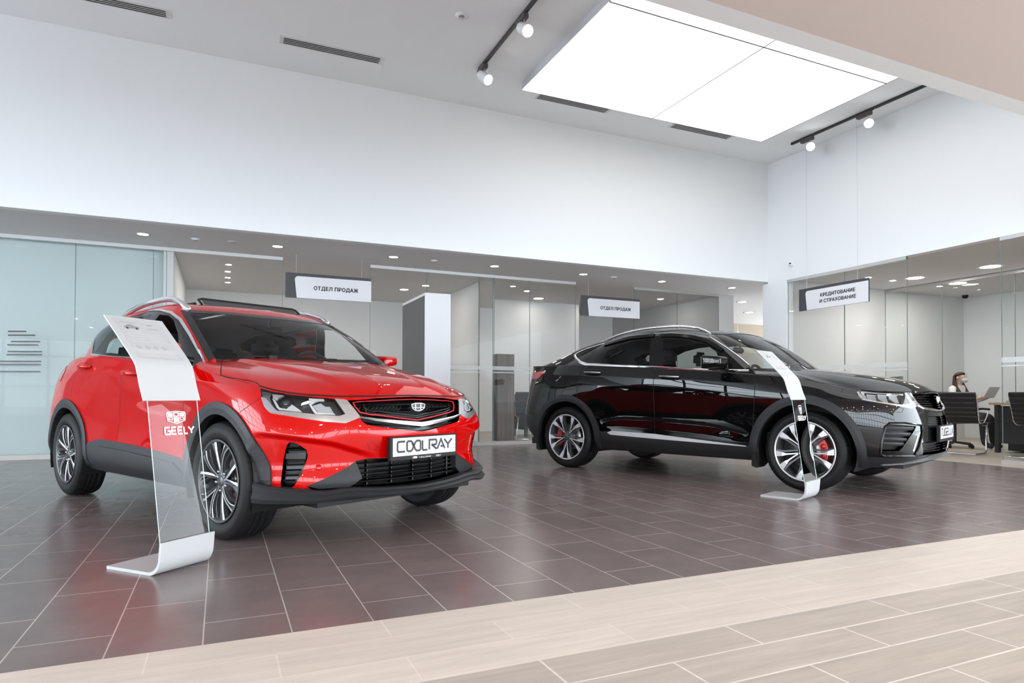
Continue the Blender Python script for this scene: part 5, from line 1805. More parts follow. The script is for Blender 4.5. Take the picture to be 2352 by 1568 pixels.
    fg = car.onto(G, [(1420, 500), (1412, 245), (1560, 240), (1700, 260), (1830, 300), (1960, 390), (2070, 485), (2080, 530), (1800, 520)], c5, step=4)
    bg = [(G.stu[0], G.rowv[0] + 4), (G.stu[2] - 4, G.rowv[0] + 4), (G.stu[2] - 6, G.rowv[2] - 2), (G.stu[0], G.rowv[2] - 1)]
    V3, R3 = G.cut([('wind', wind), ('rear_glass', rg), ('front_glass', fg), ('quarter_glass', qg), ('frame', fr), ('backlight', dense(bg, 3))])
    rf = car.piece('roof', G, V3, R3['rest'], M_blk, sides='B')
    car.piece('headliner', G, V3, R3['rest'], M_lining, sides='B', off=-.018, parent=rf)
    car.piece('window_surround', G, V3, R3['frame'], M_gloss, sides='RL', off=.001)
    car.piece('windscreen', G, V3, R3['wind'], M_wsglass, sides='B')
    car.piece('rear_window', G, V3, R3['backlight'], M_winglass, sides='B')
    car.piece('front_side_window', G, V3, R3['front_glass'], M_winglass, sides='RL', parent=fdo)
    car.piece('rear_side_window', G, V3, R3['rear_glass'], M_winglass, sides='RL', parent=rdo)
    car.piece('quarter_window', G, V3, R3['quarter_glass'], M_winglass, sides='RL')
    car.band('windscreen_border', G, wsc, .06, M_frit, sides='RL', off=.0015, shift=-.028)
    car.band('windscreen_top_border', G, top_line, .05, M_frit, sides='B', off=.0015, shift=-.024)
    belt = car.onto(G, [(2228, 540), (1820, 533), (1330, 506), (1000, 495), (690, 484), (630, 462), (592, 428), (578, 396), (604, 374), (700, 333), (850, 288)], c5, closed=False, step=4)
    car.band('belt_trim', G, belt, .02, M_chrome, sides='RL', off=.008, thick=.014, bulge=.003, w2=[.012, .012, .012, .014, .016, .018, .022, .034, .034, .022, .014])
    up = car.onto(G, [(850, 286), (1100, 214), (1350, 189), (1500, 186), (1700, 199), (1860, 226), (2000, 312), (2130, 405), (2228, 488)], c5, closed=False, step=4)
    car.band('window_trim', G, up, .010, M_chrome, sides='RL', off=.006, thick=.01, bulge=.002)
    vis = car.onto(G, [(860, 300), (1100, 235), (1330, 210)], c5, closed=False, step=4)
    car.band('rain_visor', G, vis, .045, M_gloss, sides='RL', off=.016, thick=.006, parent=rdo)
    vis = car.onto(G, [(1400, 212), (1560, 212), (1700, 228), (1840, 268), (1980, 355)], c5, closed=False, step=4)
    car.band('rain_visor', G, vis, .04, M_gloss, sides='RL', off=.016, thick=.006, parent=fdo)
    rail = car.onto(G, [(815, 244), (950, 205), (1100, 176), (1300, 152), (1500, 142), (1700, 147), (1790, 162), (1865, 188)], c5, closed=False, step=5)
    P, N, _ = G.ev(np.array(rail))
    hts = np.interp(np.linspace(0, 1, len(P)), [0, .15, .4, .7, .9, 1], [.0, .018, .032, .032, .018, 0])
    for sg in (1, -1):
        pth = [(p[0], p[1] * sg, p[2] + h) for p, h in zip(P, hts)]
        pth = [pth[i] for i in range(0, len(pth), 4)] + [pth[-1]]
        MB().tube(pth, [.008] + [.013] * (len(pth) - 2) + [.008], n=10).build('roof_rail', M_satin, root)

    # ---- lamps
    car.patch('headlamp_housing', L, lamp, mat('lamp_housing'), off=-.035, thick=-.034, sides='RL')
    hl = car.patch('headlight', L, lamp, M_lens, off=.001, thick=0.0, sides='RL')
    car.piece('headlight_surround', L, V, R['chrome'], M_chrome, sides='RL', off=.004, thick=.012)
    sil = mat('lamp_silver')
    def inlay(pts, m, off, nm, thick=.01):
        uv = car.onto(L, pts, F, step=4)
        return car.patch(nm, L, uv, m, off=off, thick=thick, sides='RL', parent=hl)
    inlay([(280, 282), (340, 276), (330, 300), (430, 395), (400, 415), (350, 390)], sil, -.010, 'light_guide')
    inlay([(360, 280), (1000, 305), (1095, 330), (1090, 355), (1000, 330), (420, 300), (410, 330), (460, 400), (430, 395), (350, 305)], sil, -.008, 'light_guide')
    for x in (450, 640, 830):
        inlay([(x, 335), (x + 150, 350), (x + 200, 480 - (830 - x) * .05), (x + 130, 470 - (830 - x) * .05), (x + 20, 400)], mat('lamp_lens_block'), -.014, 'lamp_module')
        inlay([(x, 330), (x + 170, 345), (x + 172, 356), (x + 25, 345), (x + 40, 410), (x + 25, 410)], sil, -.008, 'light_guide')
    inlay([(1045, 400), (1090, 410), (1130, 500), (1060, 500)], M_gloss, -.008, 'lamp_blank')
    inlay([(800, 340), (850, 318), (880, 322), (830, 352)], mat('glint_glow'), -.005, 'painted_glint')  # glowing patch standing in for a glint, not a lit bulb
    inl = car.onto(L, [(1140, 322), (1185, 322), (1265, 445), (1235, 462)], F, step=3)
    car.patch('surround_inlay', L, inl, M_gloss, off=.006, thick=.004, sides='RL', parent=hl)
    car.patch('tail_light', L, tail, M_tail, off=.006, thick=.012, sides='RL')

    # ---- grille and nose
    gp = car.patch('grille', L, grille, M_gloss, off=-.05, thick=-.05, sides='B')
    for k in range(6):
        z = .85 - .020 * k
        bl = car.front(L, [(.48 - .02 * k, z), (.25, z - .004), (0, z - .008)], .02, closed=False)
        car.band('grille_slat', L, bl, .008, M_gloss, off=-.02, thick=.02, sides='B', parent=gp, bulge=.002)
    bl = car.front(L, [(.475, .765), (.40, .740), (.2, .722), (0, .708)], .02, closed=False)
    car.band('grille_chrome_bar', L, bl, .02, M_chrome, off=.01, thick=.03, sides='B', parent=gp, bulge=.004)
    emblem(gp, (2.178, 0, .81), .115, .055, M_chrome, M_gloss)
    up_ = car.patch('upper_intake', L, upper, M_black, off=-.03, thick=-.03, sides='B')
    for k in range(5):
        z = .65 - .02 * k
        car.band('intake_slat', L, car.front(L, [(.32, z), (0, z)], .03, closed=False), .006, M_gloss, off=-.01, thick=.015, sides='B', parent=up_)
    ip = car.patch('lower_intake', L, intake, M_black, off=-.05, thick=-.05, sides='B')
    for k in range(4):
        z = .37 + .024 * k
        car.band('intake_slat', L, car.front(L, [(.43, z), (0, z)], .03, closed=False), .007, M_gloss, off=-.012, thick=.02, sides='B', parent=ip)
    dp = car.patch('side_duct', L, duct, M_black, off=-.045, thick=-.046, sides='RL')
    for ya, yb, xa, xb in ((925, 925, 790, 1290), (1020, 1030, 770, 1240), (1110, 1125, 755, 1160), (1190, 1200, 745, 1110)):
        uv = car.onto(L, [(xa, ya), (xb, yb)], F, closed=False, step=4)
        car.band('duct_slat', L, uv, .03, M_clad, off=-.012, thick=.012, sides='RL', parent=list(dp), bulge=.006)
    car.band('duct_rim', L, frame, .014, M_gloss, off=.008, thick=.016, sides='RL', closed=True, bulge=.005, parent=[bmp, bmp])
    fogs = car.onto(L, [(1325, 1055), (1335, 1060), (1262, 1318), (1246, 1310)], F, step=3)
    car.patch('fog_light_strip', L, fogs, mat('fog_strip', (.9, .9, .9), .2, emit=(1, 1, 1), strength=.6), off=.004, thick=.006, sides='RL', parent=[bmp, bmp])
    wash = car.onto(L, [(720, 555), (770, 527), (1000, 560), (1085, 580), (1060, 640), (1020, 650), (900, 632)], F, step=4)
    car.band('washer_cover_gap', L, wash, .003, M_gapb, closed=True, off=.001, sides='RL', parent=[bmp, bmp])
    # chin splitter in pale grey
    ch = MB()
    vs, fs = [], []
    chin = [(1.90, .74, .255, .285), (2.02, .62, .262, .30), (2.13, .45, .285, .325), (2.19, .25, .30, .345), (2.205, 0, .305, .35)]
    al = [(x, -y, a, b) for x, y, a, b in chin] + [(x, y, a, b) for x, y, a, b in chin[-2::-1]]
    for x, y, a, b in al:
        vs += [(x - .08, y * .95, a), (x + .03, y * 1.02, a + .008), (x + .034, y * 1.02, a + .016), (x - .02, y, b), (x - .08, y * .95, b)]
    for i in range(len(al) - 1):
        for j in range(5):
            j2 = (j + 1) % 5
            fs.append((i * 5 + j, i * 5 + j2, (i + 1) * 5 + j2, (i + 1) * 5 + j))
    fs += [tuple(range(5)), tuple(range((len(al) - 1) * 5, len(al) * 5))]
    ch.add(vs, fs)
    ch.build('front_splitter', mat('chin_grey', (.22, .22, .225), .3, metal=.3), root, auto=40)
    plate_holder(root, (2.245, 0, .525), 'TUGE', .535, .128)

    for sx in (1.35, -1.35):
        for sg in (-1, 1):
            wheel(car, sx, sg, Rt, .235, .262, .905, spokes_black, caliper=True, ang=-.08 if sx > 0 else .05, rear=sx < 0)

    for (a, b, par) in ((745, 566, rdo), (1470, 606, fdo)):
        o_, d_ = car.ray(c5[0] + a * c5[2], c5[1] + b * c5[2])
        P, N, _ = L.ev(np.array([L.hit(o_, d_)]))
        p = P[0]
        for sg, pr in ((1, par[0]), (-1, par[1])):
            mb = MB()
            pts = [(p[0] + .115 * t, (p[1] - .036 * (1 - t * t) ** .5 - .002) * sg, p[2] - .006 * t) for t in np.linspace(-1, 1, 9)]
            mb.tube(pts, [.008, .013, .015, .016, .016, .016, .015, .013, .008], n=10)
            h = mb.build('door_handle', M_blk, pr)
            st = MB().tube([(q[0], q[1] - .004 * sg, q[2] + .012) for q in pts], .006, n=6)
            st.build('handle_chrome', M_chrome, h)
    mirror(car, (.62, -.93, 1.12), M_blk, fdo, s=1.12)
    cabin(car, .62, -.10, 1.16, 1.4)
    wp = MB()
    wp.tube([(1.02, -.45, 1.135), (.94, .0, 1.16), (.93, .25, 1.165)], .007, n=6)
    wp.build('wiper', M_black, root)
    return L


M_clad2 = mat('black_cladding', (0.014, 0.014, 0.015), 0.45)
M_gapb = mat('panel_gap_dark', (0.001, 0.001, 0.001), 0.8)
BLACK = black_car()
# ---------------------------------------------------------------- ceiling fixtures
PZ = ZC - 0.115
PX = (3.583, 5.675, 7.765)
PY = (7.675, 5.565, 3.455, 2.78)
M_pframe = mat('panel_frame', (0.55, 0.56, 0.58), 0.4)
where = {(0, 0): 'left glowing ceiling panel nearest the back wall', (1, 0): 'right glowing ceiling panel nearest the back wall',
         (0, 1): 'left glowing ceiling panel of the middle row', (1, 1): 'right glowing ceiling panel of the middle row',
         (0, 2): 'left glowing ceiling panel cut off by the low soffit', (1, 2): 'right glowing ceiling panel cut off by the low soffit'}
for i in range(2):
    for j in range(3):
        g = 0.006
        e = empty('ceiling_light_panel', ((PX[i] + PX[i + 1]) / 2, (PY[j] + PY[j + 1]) / 2, PZ), 0, where[(i, j)], 'ceiling light', 'stretch light panels in the hall ceiling')
        hx, hy = (PX[i + 1] - PX[i]) / 2, (PY[j] - PY[j + 1]) / 2
        MB().box((-hx + g, -hy + g, 0), (hx - g, hy - g, 0.012)).build('diffuser', M_panel, e)
        MB().box((-hx, -hy, 0.012), (hx, hy, 0.115)).build('panel_frame', M_pframe, e)
        MB().box((hx - .010, -hy, -.003), (hx, hy, .012)).box((-hx, -hy, -.003), (hx, -hy + .010, .012)).build('seam', mat('seam_grey', (.10, .10, .105), .5), e)


def track(x, y0, y1, label):
    e = empty('light_track', (x, y0, ZC), 0, label, 'light track')
    MB().box((-.017, 0, -.034), (.017, y1 - y0, 0)).build('rail', M_dark, e)
    mb = MB()
    for q in range(3):
        mb2 = MB().lathe([(0, -.036), (.012, -.036), (.012, -.03)], 'z', c=(0, .7 + q * 1.4, 0), n=10)
        mb2.build('rail_screw', M_alu, e)


track(2.945, 2.75, 7.60, 'black lighting track left of the glowing ceiling panels')
track(8.47, 2.75, 7.73, 'black lighting track between the glowing panels and the right wall')


def spot(x, y, aim, label):
    e = empty('spotlight', (x, y, ZC - .034), 0, label, 'spotlight', 'round white spotlights on the ceiling tracks')
    MB().box((-.032, -.11, -.05), (.032, .11, 0), bev=.004).build('adapter', mat('adapter_brown', (.09, .075, .075), .5), e)
    MB().tube([(0, -.06, -.05), (0, -.06, -.11)], .008, n=8).build('stem', M_alu, e)
    d = Vector(aim).normalized()
    h = MB()
    h.lathe([(0, -.10), (.045, -.10), (.058, -.085), (.066, .10), (.062, .105), (.060, .09)], 'z', n=28)
    M4 = Matrix.Translation(Vector((0, -.06, -.155))) @ d.to_track_quat('Z', 'Y').to_matrix().to_4x4()
    h.xf(M4)
    ho = h.build('lamp_head', M_white, e)
    f = MB().lathe([(0, .093), (.060, .092)], 'z', n=28)
    f.xf(M4)
    f.build('lamp_face', M_lamp, ho)


spot(2.945, 7.48, (.25, -.75, -.62), 'spotlight at the far end of the left ceiling track')
spot(2.945, 6.32, (.05, -.8, -.6), 'spotlight nearer the camera on the left ceiling track')
spot(8.47, 7.42, (-.65, -.6, -.3), 'brightest spotlight at the far end of the right ceiling track')
spot(8.47, 6.42, (-.6, -.6, -.45), 'spotlight nearer the camera on the right ceiling track')


def vent(x, y, label, ln=1.12):
    e = empty('air_vent', (x, y, ZC), 0, label, 'air vent', 'slotted linear vents in the hall ceiling')
    MB().box((-ln / 2 - .045, -.085, -.008), (ln / 2 + .045, .085, 0)).build('vent_frame', mat('vent_white', (.72, .72, .72), .6), e)
    for k in range(4):
        yy = -.054 + .036 * k
        MB().box((-ln / 2, yy - .0065, -.012), (ln / 2, yy + .0065, -.007)).build('slot', M_black, e)


vent(4.51, 7.945, 'slotted ceiling vent under the left glowing panel edge', 1.1)
vent(6.81, 7.96, 'slotted ceiling vent under the right glowing panel edge', 1.1)
vent(1.19, 7.915, 'slotted ceiling vent left of the light track')
vent(-1.14, 7.90, 'slotted ceiling vent cut by the top edge of the picture')


def ring_light(x, y, z, r, label, group, strength_m=None, trim=None, name='downlight'):
    e = empty(name, (x, y, z), 0, label, 'downlight', group)
    t = MB().lathe([(r * .78, 0.002), (r * .80, -.004), (r, -.006), (r * 1.06, -.002), (r * 1.06, .0)], 'z', n=28)
    t.build('trim_ring', trim or mat('ring_grey', (.30, .29, .28), .4), e)
    d = MB().lathe([(0, -.003), (r * .78, -.003)], 'z', n=28)
    d.build('lamp_face', strength_m or M_lampsoft, e)
    return e


spots_l = ['above the frosted glass left of the red car', 'above the frosted glass behind the red car\'s rear', 'left of the first hanging sign', 'right of the first hanging sign', 'above the brown cabinet', 'just left of the second hanging sign', 'right of the second hanging sign', 'nearest the white corner']
for k in range(8):
    ring_light(-2.53 + 1.611 * k, 9.39, ZS, .085, 'round recessed soffit lamp ' + spots_l[k], 'round downlights along the back soffit')
for x, lab in ((-.32, 'small ceiling sensor between the two left soffit lamps'), (2.924, 'small ceiling sensor right of the third soffit lamp'), (6.12, 'small ceiling sensor right of the second hanging sign')):
    e = empty('smoke_detector', (x, 9.38, ZS), 0, lab, 'smoke detector', 'ceiling sensors in the back soffit')
    MB().lathe([(0, -.022), (.018, -.022), (.022, -.012), (.05, -.008), (.055, 0)], 'z', n=24).build('sensor_body', M_white, e)
    MB().box((-.022, -.004, -.026), (.022, .004, -.02)).build('sensor_slot', M_black, e)
sp = tag(MB().lathe([(0, -.012), (.05, -.010), (.062, -.004), (.064, 0)], 'z', c=(.129, 9.36, ZS), n=24).build('ceiling_speaker', mat('speaker_grey', (.5, .48, .47), .6)), 'flat round ceiling speaker in the soffit left of the first sign', 'speaker')
e = empty('smoke_detector', (2.353, 6.604, ZC), 0, 'small round smoke detector in the high ceiling left of the track', 'smoke detector')
MB().lathe([(0, -.03), (.02, -.03), (.03, -.014), (.066, -.010), (.072, 0)], 'z', n=24).build('sensor_body', M_white, e)
MB().lathe([(.02, -.031), (.026, -.02), (.032, -.014)], 'z', n=24).build('sensor_ring', M_dark, e)

M_mezz = mat('mezzanine_lamp', (1, 1, 1), .5, emit=(1, .95, .89), strength=330)
M_room = mat('room_lamp', (1, 1, 1), .5, emit=(1, .95, .89), strength=200)

# downlights of the mezzanine over the camera and of the rooms behind the glass
k = 0
for x in (-6, -3.6, -1.2, 1.2, 3.6, 6.0, 8.0):
    for y in (-5.5, -3.0, -.5):
        ring_light(x, y, ZS, .085, 'round recessed lamp in the low ceiling over the camera', 'downlights of the mezzanine', M_mezz)
rooms = [(.093, 11.02, 'nearest the glass'), (.086, 11.65, 'second from the glass'), (.091, 12.26, 'third from the glass'), (.096, 12.78, 'farthest from the glass')]
for x, y, lab in rooms:
    ring_light(x, y, ZS - .001, .055, 'small lamp of the row above the red car roof, ' + lab, 'row of small lamps in the left sales room', M_room)
for x, y, r, lab in ((6.055, 12.13, .13, 'large round ceiling lamp left of the second hanging sign'), (5.417, 11.36, .07, 'small ceiling lamp left of the large round lamp'), (4.944, 10.97, .06, 'small ceiling lamp above the brown cabinet'),
                     (2.12, 11.4, .075, 'ceiling lamp behind the first sign\'s right end'), (3.2, 12.2, .1, 'ceiling lamp behind the grey pylon'), (8.4, 11.1, .08, 'ceiling lamp near the grey wall behind the black car'), (1.2, 12.8, .1, 'ceiling lamp behind the first hanging sign'), (7.6, 12.4, .1, 'ceiling lamp behind the second hanging sign'), (3.45, 11.6, .08, 'ceiling lamp washing the white wall by the pylon')):
    ring_light(x, y, ZS - .001, r, lab, None, mat('room_lamp_%d' % int(r * 1000), (1, 1, 1), .5, emit=(1, .95, .89), strength=150 * (.06 / r) ** 2))
for x, y, r, lab in ((10.26, 10.70, .12, 'ring lamp on the brown corridor ceiling, left one'), (11.7, 11.97, .14, 'ring lamp on the brown corridor ceiling, right one')):
    ring_light(x, y, ZS - .001, r, lab, 'ring lamps in the corridor', M_lampsoft)
for x, y, r, lab in ((10.841, 7.272, .16, 'oval ceiling lamp over the seated woman\'s monitor'), (12.03, 7.29, .16, 'farthest large ceiling lamp of the credit office'), (10.95, 6.14, .17, 'large ceiling lamp nearest the right edge of the credit office'),
                     (12.06, 7.63, .06, 'tiny ceiling lamp at the back of the credit office'), (10.73, 7.60, .06, 'tiny ceiling lamp left of the oval lamp'), (10.08, 7.58, .06, 'tiny ceiling lamp right of the credit sign'), (9.7, 3.4, .16, 'office ceiling lamp out at the right')):
    ring_light(x, y, ZS - .001, r, lab, None, mat('office_lamp_face', (1, 1, 1), .5, emit=(1, .95, .9), strength=75), M_white)

# pendant in the corridor
e = empty('pendant_lamp', (10.55, 11.15, ZS), 0, 'slim white pendant lamp hanging in the brown corridor', 'pendant lamp')
MB().tube([(0, 0, 0), (0, 0, -.62)], .006, n=6).build('cord', M_white, e)
MB().lathe([(.035, 0), (.05, -.02), (.075, -.24), (.07, -.25), (0, -.25)], 'z', c=(0, 0, -.6), n=20).build('lamp_shade', mat('pendant_white', (.8, .78, .74), .5, emit=(1, .92, .8), strength=1.2), e)


# ---------------------------------------------------------------- hanging signs
def sign(name, loc, rz, w, h, lines, size, label, drop, strings):
    e = empty(name, loc, rz, label, 'hanging sign', None)
    MB().box((0, -.012, 0), (w, .012, h)).build('sign_panel', mat('sign_charcoal', (.055, .057, .065), .45), e)
    r = .05
    pts = [(w, 0), (w, h - .045)]
    x0, y0 = w * .105, h - .045
    for q in range(9):
        a = math.pi / 2 + (math.pi / 2) * q / 8
        pts.append((x0 + r + r * math.cos(a) * 1.0, y0 - r + r * math.sin(a)))
    pts.append((w * .128, 0))
    MB().prism(pts, -.0165, -.0125, 'y').build('sign_face', mat('sign_white', (.80, .80, .83), .4), e)
    for k, t in enumerate(lines):
        o = text_mesh(t, size, mat('sign_ink', (.018, .018, .02), .5), 'sign_lettering', e, .0005, align='CENTER', spacing=1.06, bold=.0022)
        zz = h * .36 if len(lines) == 1 else h * .52 - k * size * 1.35
        o.matrix_local = Matrix.Translation((w * .58, -.018, zz)) @ Matrix(((1, 0, 0, 0), (0, 0, -1, 0), (0, 1, 0, 0), (0, 0, 0, 1)))
    for sx in strings:
        MB().tube([(sx, 0, h), (sx, 0, drop)], .002, n=5).build('string', M_alu, e)
    return e


sign('hanging_sign', (.83, 9.80, 2.238), 0, 1.23, .36, ['ОТДЕЛ ПРОДАЖ'], .074, 'hanging sales department sign left of the grey pylon', ZS - 2.238, (.15, 1.09))
sign('hanging_sign', (5.716, 9.80, 2.236), 0, 1.224, .355, ['ОТДЕЛ ПРОДАЖ'], .074, 'hanging sales department sign above the black car roof', ZS - 2.236, (.15, 1.09))
sign('hanging_sign', (8.78, 7.86, 2.248), -math.pi / 2, 1.268, .36, ['КРЕДИТОВАНИЕ', 'И СТРАХОВАНИЕ'], .074, 'two line credit sign hanging before the right glass office', ZC - 2.248, (.15, 1.08))

# grey and white pylon in front of the glass
e = empty('pylon', (2.58, 8.70, 0), 0, 'tall free-standing pylon, dark grey side and white front', 'pylon')
MB().box((0, 0, 0), (.375, 1.22, 2.265)).build('pylon_body', mat('pylon_white', (.72, .73, .75), .4), e)
MB().box((-.006, .018, .02), (0, 1.20, 2.225)).build('side_panel', mat('pylon_grey', (.105, .10, .10), .5), e)

# camera on the right wall
e = empty('security_camera', (XR, 8.12, 3.10), 0, 'small white dome camera on the right wall above the corner', 'security camera')
MB().lathe([(.045, 0), (.05, -.012), (.045, -.03), (.036, -.05), (.02, -.062), (0, -.066)], 'x', n=24).build('camera_body', M_white, e)
MB().lathe([(.0, -.012), (.014, -.010), (.017, 0)], 'x', c=(-.055, -.018, 0), n=16).build('camera_lens', M_gloss, e)

# striped decal on the frosted glass
e = empty('striped_decal', (-2.56, YG - .008, 1.10), 0, 'black striped film logo on the frosted glass at the left edge', 'window decal')
sc_ = .2806
M_film = mat('black_film', (.004, .004, .004), .2)


def film(px, py):
    d = _f + _r * ((px - CX) / FPX) - _u * ((py - CY) / FPX)
    t = (YG - .008) / d.y
    return d.x * t + 2.56, CAMH + d.z * t - 1.10


for x0, x1, y, cut, sl in ((65, 218, 1137, 0, 0), (65, 283, 1168, 8, 0), (92, 330, 1220, 0, 6), (62, 325, 1248, -10, 6), (58, 345, 1302, 0, -5), (52, 345, 1328, 0, -5), (-90, 340, 1382, 0, 0), (-90, 337, 1409, 0, 0), (-40, 335, 1466, 0, 4)):
    a, b, c_, d_ = [film(q[0] * sc_, 440 + q[1] * sc_) for q in ((x0 - sl, y), (x1 + cut - 4, y + 1), (x1 + cut, y + 12), (x0, y + 11))]
    MB().prism([a, b, c_, d_], -.0005, .0005, 'y').build('stripe', M_film, e)

# frosted manifestation bands on the clear panes
M_band = bpy.data.materials.new('frosted_band')
M_band.use_nodes = True
_nt = M_band.node_tree
_p = _nt.nodes['Principled BSDF']
_p.inputs['Base Color'].default_value = (.85, .88, .88, 1)
_p.inputs['Roughness'].default_value = .6
_p.inputs['Alpha'].default_value = .5
for nm, al, c, a, b in (('window_5', 'x', YG - .004, 3.0, 5.79), ('window_8', 'y', XR + .024, 6.10, 8.23), ('window_9', 'y', XR + .024, 2.4, 4.88)):
    w = bpy.data.objects[nm]
    for z0, z1 in ((1.265, 1.33), (1.215, 1.235)):
        if al == 'x':
            struct('frosted_strip', MB().box((a, c - .001, z0), (b, c, z1)), M_band, w)
        else:
            struct('frosted_strip', MB().box((c - .001, a, z0), (c, b, z1)), M_band, w)

# ---------------------------------------------------------------- information stands
M_acr = glass_mat('acrylic', (.90, .91, .91), 1.28)
M_board = mat('board_white', (.53, .54, .545), .4)
M_sheet = mat('paper', (.51, .51, .51), .6)
M_print = mat('print_grey', (.30, .30, .32), .7)
M_print2 = mat('print_pale', (.60, .60, .61), .7)
M_vinyl = mat('vinyl_white', (.86, .86, .87), .5)


def stand(loc, rz, label, logo):
    """white base curling up, clear sheet, bent white information board"""
    e = empty('information_stand', loc, rz, label, 'display stand')
    W = .298
    prof = [(.355, .0), (.355, .013)]
    out = [(.355, 0.0), (.06, 0.0)]
    inn = [(.355, .014), (.075, .014)]
    for q in range(9):
        a = -math.pi / 2 - (math.pi / 2) * q / 8
        out.append((.06 + .075 * math.cos(a), .085 + .085 * math.sin(a)))
        inn.append((.068 + .070 * math.cos(a), .082 + .068 * math.sin(a)))
    out.append((-.022, .155))
    inn.append((-.009, .155))
    poly = out + inn[::-1]
    mb = MB()
    mb.prism(poly, 0, W, 'x')
    mb.v = [(x, y, z) for x, y, z in mb.v]
    mb.build('stand_base', M_board, e, auto=35)
    # clear sheet: front face and its bright edges
    a, b = Vector((-.004, .10)), Vector((.10, .815))
    g = MB()
    g.add([(.012, a.x, a.y), (W - .012, a.x, a.y), (W - .012, b.x, b.y), (.012, b.x, b.y)], [(0, 1, 2, 3)], 0)
    for x in (.012, W - .012):
        g.tube([(x, a.x, a.y), (x, b.x, b.y)], .0022, n=6, m=1)
    gs = g.build('clear_sheet', [M_acr, mat('acrylic_edge', (.45, .56, .56), .15)], e)
    # bent board
    bp = [(.098, .808), (.125, .88), (.147, .955), (.156, .978), (.172, 1.00), (.21, 1.042), (.385, 1.222)]
    t = .006
    vs, fs = [], []
    for i, (y, z) in enumerate(bp):
        y2, z2 = bp[min(i + 1, len(bp) - 1)]
        y1, z1 = bp[max(i - 1, 0)]
        n = Vector((-(z2 - z1), (y2 - y1))).normalized()
        for x in (-.012, W + .004):
            vs.append((x, y + n.x * t, z + n.y * t))
            vs.append((x, y, z))
    for i in range(len(bp) - 1):
        o = 4 * i
        fs += [(o, o + 2, o + 6, o + 4), (o + 1, o + 5, o + 7, o + 3), (o, o + 4, o + 5, o + 1), (o + 2, o + 3, o + 7, o + 6)]
    fs += [(0, 1, 3, 2), tuple(4 * (len(bp) - 1) + q for q in (0, 2, 3, 1))]
    bo = MB().add(vs, fs).build('information_board', M_board, e, auto=50)
    # printed sheet on the sloping top: local frame u to the right, v up the slope
    p0, p1 = Vector((.172, 1.00)), Vector((.385, 1.222))
    d = (p1 - p0).normalized()
    n = Vector((-d.y, d.x))
    def S(u, v, h=.0075):
        q = p0 + d * v + n * h
        return (u, q.x, q.y)
    LV = (p1 - p0).length
    sh = MB().add([S(.022, .012), (S(W - .03, .012)), S(W - .03, LV - .012), S(.022, LV - .012)], [(0, 1, 2, 3)]).build('price_sheet', M_sheet, bo)
    def bar(u0, u1, v0, v1, m, nm='printed_line'):
        return MB().add([S(u0, v0, .0079), S(u1, v0, .0079), S(u1, v1, .0079), S(u0, v1, .0079)], [(0, 1, 2, 3)]).build(nm, m, sh)
    o = text_mesh('GEELY COOLRAY' if logo == 'shield6' else 'GEELY TUGELLA', .0115, M_print, 'sheet_heading', sh, 0)
    B4 = Matrix.Translation(S(.045, LV - .047, .0082)) @ Matrix(((1, 0, 0, 0), (0, d.x, n.x, 0), (0, d.y, n.y, 0), (0, 0, 0, 1)))
    o.matrix_local = B4
    # little car picture
    carp = [(0, .012), (.004, .020), (.016, .024), (.026, .035), (.05, .036), (.066, .026), (.082, .022), (.086, .012), (.078, .006), (.01, .006)]
    MB().add([S(.050 + a_, LV - .092 + b_, .0081) for a_, b_ in carp], [tuple(range(len(carp)))]).build('car_picture', M_print, sh)
    for c_ in (.066, .116):
        MB().add([S(c_ + .007 * math.cos(2 * math.pi * q / 12), LV - .085 + .007 * math.sin(2 * math.pi * q / 12), .0083) for q in range(12)], [tuple(range(12))]).build('car_picture_wheel', M_ink, sh)
    bar(.185, .215, LV - .055, LV - .048, M_print)
    bar(.175, .24, LV - .082, LV - .078, M_print)
    for k in range(9):
        v = LV - .104 - .0095 * k
        if k % 2 == 0:
            bar(.045, .12 + .02 * ((k * 7) % 3), v, v + .003, M_print2)
        if k > 1:
            bar(.15, .215 + .012 * (k % 3), v, v + .003, M_print2)
    for k in range(4):
        cx_ = .062 + .045 * k
        ring_ = MB()
        pts_o = [S(cx_ + .012 * math.cos(2 * math.pi * q / 20), .088 + .012 * math.sin(2 * math.pi * q / 20), .0081) for q in range(20)]
        pts_i = [S(cx_ + .0095 * math.cos(2 * math.pi * q / 20), .088 + .0095 * math.sin(2 * math.pi * q / 20), .0081) for q in range(20)]
        ring_.add(pts_o + pts_i, [(q, (q + 1) % 20, 20 + (q + 1) % 20, 20 + q) for q in range(20)])
        ring_.build('printed_icon', M_print, sh)
        bar(cx_ - .005, cx_ + .005, .086, .090, M_print)
    for k in range(5):
        v = .066 - .010 * k
        bar(.045, .25 - .02 * (k % 2), v, v + .0035, M_print2)
    # vinyl lettering on the clear sheet
    dd = (b - a).normalized()
    nn = Vector((-dd.y, dd.x))
    def T(u, v, h=.003):
        q = a + dd * v + nn * h
        return (u, q.x, q.y)
    def poly(pts, nm, m=M_vinyl, h=.003):
        MB().add([T(u, v, h) for u, v in pts], [tuple(range(len(pts)))]).build(nm, m, gs)
    def frame(outer, inner, nm):
        k_ = len(outer)
        MB().add([T(u, v) for u, v in outer] + [T(u, v) for u, v in inner], [(q, (q + 1) % k_, k_ + (q + 1) % k_, k_ + q) for q in range(k_)]).build(nm, M_vinyl, gs)
    LN = (b - a).length
    cu, cv = .156, LN - .088
